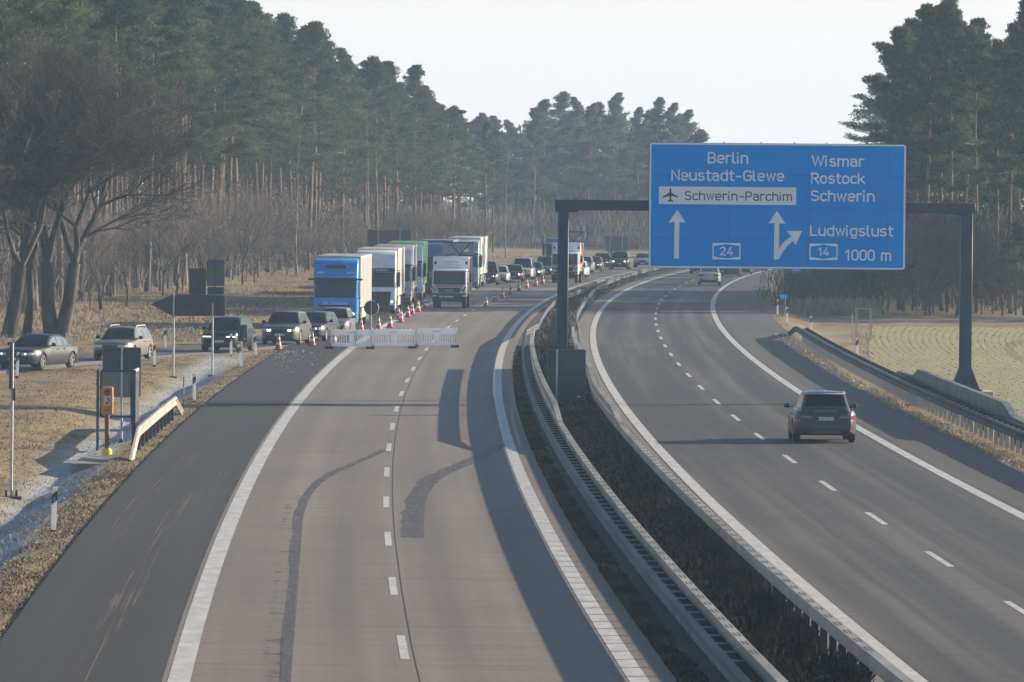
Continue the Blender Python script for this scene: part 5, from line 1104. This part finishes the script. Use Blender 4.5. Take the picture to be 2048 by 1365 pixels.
def grow(rng, S, p, d, L, r, lvl, maxl, spread, up, taper=.62, kids=(2, 4), seglen=4):
    prev = np.array(p); d = np.array(d) / np.linalg.norm(d); n = seglen if lvl < maxl - 1 else 2
    for i in range(n):
        d = d + rng.normal(0, .16 if lvl else .07, 3) + np.array([0, 0, up * .10]); d /= np.linalg.norm(d); q = prev + d * L / n; r1 = r * (1 - (1 - taper) * (i + 1) / n); S.append([*prev, *q, r * (1 - (1 - taper) * i / n), r1, lvl])
        if lvl < maxl and (i > 0 or lvl > 1):
            for _ in range(rng.integers(*kids) if i < n - 1 else kids[1]):
                w = rand_unit(rng, 1)[0]; e = d + w * spread; e[2] += up * .15; e /= np.linalg.norm(e); grow(rng, S, q, e, L * rng.uniform(.55, .82), r1 * rng.uniform(.45, .68), lvl + 1, maxl, spread, up, taper, kids, seglen)
        prev = q
def make_bare(seed, H, r, maxl, spread=.75, up=.6, stems=1, lean=None, kids=(1, 3), fork=.22, twig_r=.008):
    rng = np.random.default_rng(seed); S = []
    for k in range(stems):
        d = np.array([rng.normal(0, .05), rng.normal(0, .05), 1.0]) if lean is None else np.array(lean[k % len(lean)])
        p = np.array([k * r * 1.3 - (stems - 1) * r * .65, 0, -.15]); q = p + d / np.linalg.norm(d) * H * fork; mid = (p + q) / 2 + rng.normal(0, .05, 3)
        S.append([*p, *mid, r * 1.25, r, 0]); S.append([*mid, *q, r, r * .88, 0])
        for j in range(3 if stems > 1 else 4):
            a = rng.uniform(0, 6.28); e = d + np.array([math.cos(a), math.sin(a), 0]) * rng.uniform(.28, .75); grow(rng, S, q, e, H * rng.uniform(.26, .36), r * rng.uniform(.45, .62), 1, maxl, spread, up, .6, kids)
    A = np.array(S); sc = H / A[:, 5].max(); A[:, :6] *= np.array([1, 1, sc, 1, 1, sc]); A[:, 6:8] = np.maximum(A[:, 6:8], twig_r)
    big = A[A[:, 8] < maxl - 1]; sm = A[A[:, 8] >= maxl - 1]
    V, Fc = tubes_np(big[:, :8], 5); tm = np_mesh("trunk", V, Fc, M_bare, True); V, Fc = tubes_np(sm[:, :8], 3); cm = np_mesh("crown", V, Fc, M_twig); return tm, cm, len(A)
def plant_tree(name, meshes, label, cat, loc, rz, sc, group):
    o = thing(name, label, cat, loc, rz, group); o.scale = sc; link_mesh("trunk", meshes[0], o); link_mesh("crown", meshes[1], o); return o
rs_ = random.Random(11)
M_needle_hazy = leaf_mat('pine_needles_hazy', (.090, .108, .090), (.135, .150, .128), .3)  # paler needles for the distant wood, haze mixed into their colour
PINES = [make_pine(20 + i, 20, cb, sp, 60) for i, (cb, sp) in enumerate([(.55, .15), (.46, .17), (.60, .14), (.42, .16), (.50, .18), (.64, .13), (.56, .16), (.38, .15)])]
LOWP = [make_pine(60 + i, 20, cb, sp, 36, 4) for i, (cb, sp) in enumerate([(.42, .17), (.36, .18), (.50, .16), (.45, .19)])]
HAZY_PINES = []  # same pines again, wearing the haze-paled needles
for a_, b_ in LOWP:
    q_ = b_.copy(); q_.materials[0] = M_needle_hazy; HAZY_PINES.append((a_, q_))
def forest_h(d): return float(np.interp(d, [380, 565, 625, 680, 712, 735, 765, 790, 860], [23, 23.9, 22.9, 22.1, 21.2, 19.8, 18.7, 16.9, 16]))
def pine_at(X, d, H, label, group, low=False):
    k = rs_.choice(low if isinstance(low, list) else LOWP if low else PINES); s = H / 20.0; w = s * rs_.uniform(.85, 1.2)
    plant_tree("pine_tree", k, label, "tree", (X, d, -.1), rs_.uniform(0, 6.28), (w, w, s), group)
lab = {0: ("tall pine with bare lower trunk in the wood rising behind the bare oaks", "pines behind the bare oaks"), 1: ("tall pine with pale sunlit trunk in the wood behind the exit ramp and trucks", "pines behind the exit ramp"),
       2: ("hazy pine of the wood behind the jam, between trucks and gantry post", "pines behind the jam"), 3: ("faint blue-grey pine on the distant wood edge at the end of the road", "distant pines")}
d = 372.0
while d < 830:                              # the wood's edge follows the road, three rows of single trees
    for row in range(3):
        o_ = -25.5 - row * 5.0 - rs_.uniform(0, 3.2) - (1.5 if 430 < d < 470 else 0); dd = d + rs_.uniform(-2, 2)
        X = C(dd) + o_; px = 1024 + X / dd * F
        if px < -90: continue
        H = forest_h(dd) * rs_.uniform(.88, 1.04) * (1.0 + .03 * row); k = 0 if px < 330 else 1 if px < 720 else 2
        pine_at(X, dd, H, *lab[k], low=dd > 600)
    d += rs_.uniform(5.0, 7.2) if d < 600 else rs_.uniform(7, 10)
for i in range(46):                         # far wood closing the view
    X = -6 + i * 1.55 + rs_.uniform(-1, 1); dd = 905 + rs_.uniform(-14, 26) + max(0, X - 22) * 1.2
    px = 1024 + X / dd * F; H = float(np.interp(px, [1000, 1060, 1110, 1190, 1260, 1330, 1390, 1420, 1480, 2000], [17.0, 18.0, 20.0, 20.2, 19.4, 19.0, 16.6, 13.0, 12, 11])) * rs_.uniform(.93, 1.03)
    pine_at(X, dd, H, *lab[3], low=HAZY_PINES)
lr = ("dark tall pine of the dense stand behind the field and the gantry", "pines behind the field")
for i, (px, dd, H) in enumerate([(1800, 486, 19.6), (1828, 500, 20.4), (1852, 483, 21.0), (1880, 490, 21.6), (1898, 480, 21.2), (1925, 492, 20.4), (1950, 478, 19.4), (1990, 488, 18.6), (2020, 476, 19.6), (2050, 470, 21), (1815, 520, 19), (1870, 515, 21), (1910, 510, 20.5), (1975, 512, 19), (2035, 506, 20.4), (2075, 490, 21.4), (2080, 470, 21), (2110, 462, 20), (2150, 455, 20), (2190, 462, 21), (2230, 470, 21)]):
    X = (px - 1024) / F * dd; k = PINES[[1, 4, 3, 7, 0, 6, 1, 3, 4, 7][i % 10]]; s = H / 20; w = s * rs_.uniform(.8, 1.02)
    lbl = ("leftmost pine of the dark stand, its boughs reaching out above the sign", "pines behind the field") if i == 0 else lr
    plant_tree("pine_tree", k, lbl[0], "tree", (X, dd, -.6), rs_.uniform(0, 6.28), (w, w, s), lbl[1])
for i in range(16):                         # young pines fill the foot of the stand
    px = 1715 + i * 23 + rs_.uniform(-9, 9); dd = rs_.uniform(468, 480); H = rs_.uniform(4.5, 9); s = H / 20
    plant_tree("pine_tree", PINES[(3, 7)[i % 2]], "small dark young pine at the foot of the pine stand behind the field", "tree", ((px - 1024) / F * dd, dd, -.6 - H * .22), rs_.uniform(0, 6.28), (s * 1.5, s * 1.5, s * 1.15), "young pines at the foot of the stand")
for i in range(30):                         # the stand goes on out of the frame and shades the road beyond
    X = 46 + i * 3.2 + rs_.uniform(-2, 2) if i < 8 else 36 + rs_.uniform(0, 26); dd = 462 + rs_.uniform(-4, 14) if i < 8 else 500 + (i - 8) * 10
    plant_tree("pine_tree", rs_.choice(LOWP), lr[0], "tree", (X, dd, -.6), rs_.uniform(0, 6.28), (1.25, 1.25, 1.0), lr[1])
# bare oaks on the left
OAK = [make_bare(3, 15.5, .36, 6, .75, .55, 1, kids=(1, 2), fork=.27, twig_r=.011), make_bare(8, 15.5, .34, 6, .75, .55, 2, lean=[(-.06, 0, 1), (.15, .05, 1)], kids=(1, 2), fork=.27, twig_r=.011), make_bare(14, 15, .22, 6, .75, .5, 1, kids=(1, 2), fork=.3, twig_r=.011)]
print("oak segments", [k[2] for k in OAK])
for m, px, dd, H, rz, lbl in ((OAK[0], 18, 352, 16.3, .4, "big bare oak with a thick trunk at the left edge of the photo"), (OAK[2], 52, 356, 15.3, 2.0, "slim bare oak between the two thick oak trunks at left"), (OAK[1], 112, 356, 16.8, 0.0, "big bare oak with a forked leaning double trunk behind the dark saloon"),
                             (OAK[0], -60, 360, 15.5, 3.3, "bare oak outside the left edge whose boughs reach into the photo")):
    s = H / 15.5; plant_tree("bare_oak", m[:2], lbl, "tree", ((px - 1024) / F * dd, dd, 0), rz, (s, s, s), "bare oaks beside the ramp")
SAP = [make_bare(31 + i, 8, .07, 4, .6, 1.0, 1 + i % 2, kids=(1, 3), fork=.25, twig_r=.011) for i in range(4)]
for k in SAP: k[1].materials[0] = M_twig2
SAPD = []
for k in SAP:
    q_ = k[1].copy(); q_.materials[0] = M_twig; SAPD.append((k[0], q_))
d = 392.0; n_ = 0
while d < 800:
    for row in range(2):
        o_ = -22.0 - rs_.uniform(0, 5.5) - row * 4; dd = d + rs_.uniform(-3, 3); X = C(dd) + o_; px = 1024 + X / dd * F
        if px < 120: continue
        H = rs_.uniform(4, 8.5) * (1 if dd < 650 else .8); s = H / 8; m = rs_.choice(SAP)
        plant_tree("bare_sapling", m[:2], "bare grey-brown young tree at the wood's edge behind the ramp and the jam", "tree", (X, dd, -.05), rs_.uniform(0, 6.28), (s * 1.1, s * 1.1, s), "bare young trees at the left wood edge"); n_ += 1
    d += rs_.uniform(8, 12.5)
for i in range(26):
    px = rs_.uniform(1600, 2060); dd = rs_.uniform(462, 500) if px > 1710 else rs_.uniform(500, 560); X = (px - 1024) / F * dd; H = rs_.uniform(3.5, 8) if px > 1700 else rs_.uniform(2, 4); s = H / 8
    plant_tree("bare_sapling", rs_.choice(SAPD), "bare dark thicket tree between the field's far edge and the pine stand", "tree", (X, dd, -.5), rs_.uniform(0, 6.28), (s * 1.3, s * 1.3, s), "bare young trees behind the field")
def make_birch(seed, H):
    g_ = np.random.default_rng(seed); S = []; p = np.array([0, 0, -.1]); B = []; k = 14
    for i in range(k):
        q = p + np.array([g_.normal(0, .05), g_.normal(0, .05), H / k]); f = i / k; S.append([*p, *q, .075 * (1 - f) + .02, .075 * (1 - f - 1 / k) + .02])
        if i > 4:
            for _ in range(4):
                a = g_.uniform(0, 6.28); L = g_.uniform(.6, 2.0); m = q + np.array([math.cos(a), math.sin(a), 1.1]) * L * .5; B.append([*q, *m, .018, .012])
                for __ in range(3): B.append([*m, *(m + g_.normal(0, .4, 3) + np.array([0, 0, .3])), .010, .008])
        p = q
    V, Fc = tubes_np(S, 6); a = np_mesh("trunk", V, Fc, M_birch, True); V, Fc = tubes_np(B, 3); return a, np_mesh("crown", V, Fc, M_twig), 0
BIR = make_birch(77, 14)
for i, (px, dd, H) in enumerate([(492, 560, 12), (0, 0, 0), (592, 600, 13), (0, 0, 0), (735, 660, 15), (365, 500, 13), (0, 0, 0), (1010, 770, 12)]):
    if not px: continue
    X = (px - 1024) / F * dd; s = H / 14; lb = ["pale slender birch left of the arrow sign's upright boards, at x far left", "", ""]
    plant_tree("birch_tree", BIR[:2], ["pale birch trunk rising just right of the arrow sign boards", "pale birch above the taupe SUV at the wood's edge", "tall pale birch left of the blue truck cab", "pale birch directly above the blue truck's roof", "pale birch left of the big dark board behind the trucks", "tall pale birch above the tip of the arrow sign", "pale birch behind the upright boards of the arrow sign", "whitish birch at the gap between near and far wood"][i], "tree", (X, dd, 0), i * 1.3, (s, s, s), "pale birches at the left wood edge")
# deep wood behind the single trees: crowns, trunks and brown thicket read as one mass
rng = np.random.default_rng(3)
def mass(name, label, cen, rad, per, size, m, flat=.6, up=.3): V, Fc = puffs(rng, cen, rad, per, size, flat, up); return tag(link_mesh(name, np_mesh(name, V, Fc, m)), label, "forest", kind="stuff")
M_needle2 = leaf_mat("pine_needles_deep", (.034, .052, .028), (.085, .105, .055), .12, .0)
n = 1700; dd = rng.uniform(380, 900, n); off = -42 - rng.uniform(0, 22, n); X = np.array([C(q) for q in dd]) + off; Hh = np.array([forest_h(q) for q in dd])
cen = np.stack([X, dd, Hh * (rng.uniform(.40, .97, n))], 1); k = (1024 + X / dd * F) > -150; mass("forest_canopy", "dark crowns of the deep pine wood behind the front rows at left", cen[k], rng.uniform(1.2, 2.3, k.sum()), 60, .55, M_needle2)
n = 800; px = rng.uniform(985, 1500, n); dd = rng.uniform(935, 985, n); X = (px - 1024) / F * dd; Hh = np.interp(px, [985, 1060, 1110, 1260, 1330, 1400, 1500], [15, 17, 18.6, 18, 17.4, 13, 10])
cen = np.stack([X, dd, Hh * rng.uniform(.22, .95, n)], 1); mass("distant_canopy", "hazy crowns of the distant wood closing the end of the road", cen, rng.uniform(1.2, 2.2, n), 50, .6, M_needle_hazy)
n = 230; px = rng.uniform(1790, 2260, n); dd = rng.uniform(505, 540, n); X = (px - 1024) / F * dd; cen = np.stack([X, dd, rng.uniform(.12, .86, n) * 18.0 * np.interp(px, [1790, 1850], [.7, 1])], 1); mass("right_wood_depth", "dark inner depth of the pine stand behind the field", cen, rng.uniform(1.0, 2.0, n), 50, .5, M_needle2)
M_thick = mat("thicket_brown", (.135, .112, .104), (.23, .19, .175), .4, .95)
def thicket(name, label, P, per, size, m=M_thick):
    n = len(P) * per; c = np.repeat(P, per, 0) + rng.normal(0, 1, (n, 3)) * np.array([1.2, 1.2, .1]); D = rand_unit(rng, n) * .5; D[:, 2] = 1; D /= np.linalg.norm(D, axis=1)[:, None]; c[:, 2] = np.maximum(c[:, 2], -.5); V, Fc = blades(c, D, perp(rng, D), size * rng.uniform(.5, 1.4, n), .035 + .02 * rng.random(n)); return tag(link_mesh(name, np_mesh(name, V, Fc, m)), label, "thicket", kind="stuff")
n = 2600; dd = rng.uniform(385, 900, n); off = -26 - rng.uniform(0, 26, n); X = np.array([C(q) for q in dd]) + off; P = np.stack([X, dd, rng.uniform(0, 1, n) ** 1.3 * 5.0], 1); thicket("thicket", "grey-brown leafless thicket filling the wood between the trunks at left", P, 26, 1.3)
n = 500; px = rng.uniform(1590, 2150, n); dd = rng.uniform(470, 545, n); X = (px - 1024) / F * dd; P = np.stack([X, dd, rng.uniform(0, 1, n) * np.interp(px, [1590, 1700, 1760], [1.5, 2.6, 6.5]) - .5], 1); thicket("thicket", "dark leafless thicket under the pine stand behind the field", P, 36, 1.0, mat("thicket_dark", (.06, .048, .042), (.12, .094, .08), .4, .95))
n = 500; px = rng.uniform(1000, 1560, n); dd = rng.uniform(880, 930, n); X = (px - 1024) / F * dd; P = np.stack([X, dd, rng.uniform(0, 4, n)], 1); thicket("thicket", "pale brown thicket at the foot of the distant wood", P, 24, 1.2)
n = 900; dd = rng.uniform(400, 900, n); off = -33 - rng.uniform(0, 26, n); X = np.array([C(q) for q in dd]) + off; r_ = rng.uniform(.07, .15, n); top = np.array([forest_h(q) for q in dd]) * .75; lx_ = rng.normal(0, .4, n)
V, Fc = tubes_np(np.stack([X, dd, np.full(n, -.1), X + lx_, dd, top, r_, r_ * .6], 1), 5); tag(link_mesh("forest_trunks", np_mesh("forest_trunks", V, Fc, mat("trunk_mass", (.10, .078, .064), (.24, .175, .13), .5, .9), True)), "thin straight trunks of the deep pine wood at left", "forest", kind="stuff")
n = 420; px = rng.uniform(990, 1560, n); dd = rng.uniform(905, 960, n); X = (px - 1024) / F * dd; r_ = rng.uniform(.07, .14, n); V, Fc = tubes_np(np.stack([X, dd, np.full(n, -.1), X + rng.normal(0, .3, n), dd, rng.uniform(5, 9, n), r_, r_ * .6], 1), 5); tag(link_mesh("distant_trunks", np_mesh("distant_trunks", V, Fc, MATS["trunk_mass"], True)), "pale thin trunks under the distant wood", "forest", kind="stuff")
# reddish leaf remains and undergrowth strips
M_dry = mat("dry_grass", (.24, .185, .11), (.42, .34, .22), .25, .95); M_dryd = mat("dry_grass_dark", (.12, .088, .052), (.24, .175, .10), .3, .95); M_red = mat("copper_leaves", (.13, .065, .04), (.20, .10, .06), .5, .9)
n = 240; dd = rng.uniform(560, 720, n); off = -24 - rng.uniform(0, 5, n); X = np.array([C(q) for q in dd]) + off; cen = np.stack([X, dd, rng.uniform(1, 8.5, n)], 1); mass("copper_foliage", "coppery dead leaves still hanging in the wood edge behind the trucks", cen, rng.uniform(.7, 1.4, n), 22, .2, M_red)
def grass(name, label, P, hmin, hmax, wid, m, lean=.5):
    n = len(P); D = rng.normal(0, lean, (n, 3)); D[:, 2] = 1; D /= np.linalg.norm(D, axis=1)[:, None]; V, Fc = blades(P, D, perp(rng, D), rng.uniform(hmin, hmax, n), np.full(n, wid) * rng.uniform(.6, 1.4, n)); return tag(link_mesh(name, np_mesh(name, V, Fc, m)), label, "grass", kind="stuff")
def scat(n, d0, d1, o0, o1, pw=1.0, clump=0.0):
    dd = d0 + (d1 - d0) * rng.random(n) ** pw; oo = o0 + (o1 - o0) * rng.random(n)
    if clump:
        q = np.sin(dd * .9 + 3 * np.sin(oo * 1.3)) * np.sin(oo * 2.6 + dd * .17) + .5 * np.sin(dd * .23 + oo * .6); k = q > rng.uniform(-1.2, clump, n); dd, oo = dd[k], oo[k]
    return np.array([[C(d_) + o_, d_, ground_z(o_, d_)] for d_, o_ in zip(dd, oo)])
grass("verge_grass", "short dry grass on the left verge beside the dark shoulder", np.concatenate([scat(15000, 112, 190, -11.5, -7.0, 1.3, .8), scat(9000, 180, 330, -12.5, -7.02, 1.2, .8)]), .03, .10, .014, M_dry, .9)
grass("verge_tufts", "darker dead grass tufts on the left verge and meadow", np.concatenate([scat(7000, 112, 190, -8.0, -7.0, 1.3, .5), scat(9000, 118, 200, -14, -10.6, 1.3, .5), scat(12000, 200, 330, -17, -10.6, 1.2, .5), scat(5000, 180, 330, -7.9, -7.02, 1.2, .5)]), .02, .08, .02, M_dryd, 1.0)
grass("meadow_grass", "tall pale dry grass on the meadow between exit ramp and wood", np.concatenate([scat(14000, 345, 470, -27, -11.8, 1.0, .6), scat(6000, 300, 350, -34, -20.5, 1.0, .6), scat(8000, 450, 800, -26, -9, 1.0, .4)]), .08, .30, .03, M_dry, .6)
grass("verge_reeds", "pale dry grass under and before the long dark guardrail on the right", np.concatenate([scat(7000, 190, 375, 18.05, 18.75, 1.0, .7)]), .05, .18, .02, mat('straw', (.34, .28, .17), (.54, .46, .31), .3, .95), .6)
grass("reed_belt", "brown dry reeds between shaded verge and dark stand on the right", np.array([[(px - 1024) / F * d_, d_, -.55] for px, d_ in zip(rng.uniform(1590, 1760, 5000), rng.uniform(460, 560, 5000))]), .4, 1.3, .06, M_dry, .3)
M_crop = mat("winter_crop", (.15, .20, .06), (.26, .30, .12), .3, .9)
cp_ = []
for k in range(74):
    n = 420; dd = rng.uniform(205, 425, n); oo = 22.3 + k * .36 + np.clip((dd - 335) / 90, 0, 2) ** 2 * (2.0 + k * .10) + rng.normal(0, .04, n); kp = rng.random(n) > .15
    cp_ += [(C(d_) + o_, d_, -.55) for d_, o_ in zip(dd[kp], oo[kp])]
grass("winter_crop", "young green crop standing in rows on the field", np.array(cp_), .025, .07, .03, M_crop, .6)
# heather on the median strip
M_hea = mat("heather", (.034, .024, .017), (.105, .073, .048), .35, .95, lo=.42, hi=.62); M_hea2 = mat("heather_tips", (.11, .078, .05), (.20, .145, .095), .5, .95)
def heather(n, d0, d1, o0, o1, h0, h1, m, nm, lbl, pw=1.5):
    P = scat(n, d0, d1, o0, o1, pw, .3); P[:, 2] = -.03; grass(nm, lbl, P, h0, h1, .045, m, .45)
heather(64000, 104, 330, 5.42, 6.86, .12, .46, M_hea, "heather", "dark brown heather between the two median guardrails")
heather(12000, 104, 330, 5.4, 6.86, .2, .52, M_hea2, "heather_tips", "pale dry tips of the heather on the median")
heather(9000, 104, 330, 6.55, 6.9, .30, .66, M_hea, "heather_edge", "taller dark heather along the foot of the pale box beam rail")
heather(14000, 104, 330, 4.34, 4.78, .03, .12, M_hea, "heather_fringe", "low dark heather along the concrete edge strip of the closed lanes")
heather(9000, 330, 620, 5.3, 7.0, .10, .35, M_hea2, "far_heather", "brownish grass on the far median beyond the gantry post", 1.0)
# ------------------------------------------------------------------ the air
t = NT("haze_air"); t.n.remove(t.b); v = t.node("VolumePrincipled"); v.inputs["Color"].default_value = (.53, .75, 1.0, 1); v.inputs["Density"].default_value = HAZE_DENSITY; v.inputs["Anisotropy"].default_value = .15; t.link(v.outputs[0], t.out.inputs["Volume"])
hz = MB().box(-260, 330, -20, 1330, -3.5, 27).build("haze", t.m); hz["kind"] = "stuff"; hz["label"] = "thin bluish winter haze filling the air over the road"; hz["category"] = "haze"

for o in bpy.data.objects:
    if o.name.startswith("bolt_pattern"): o["kind"] = "stuff"
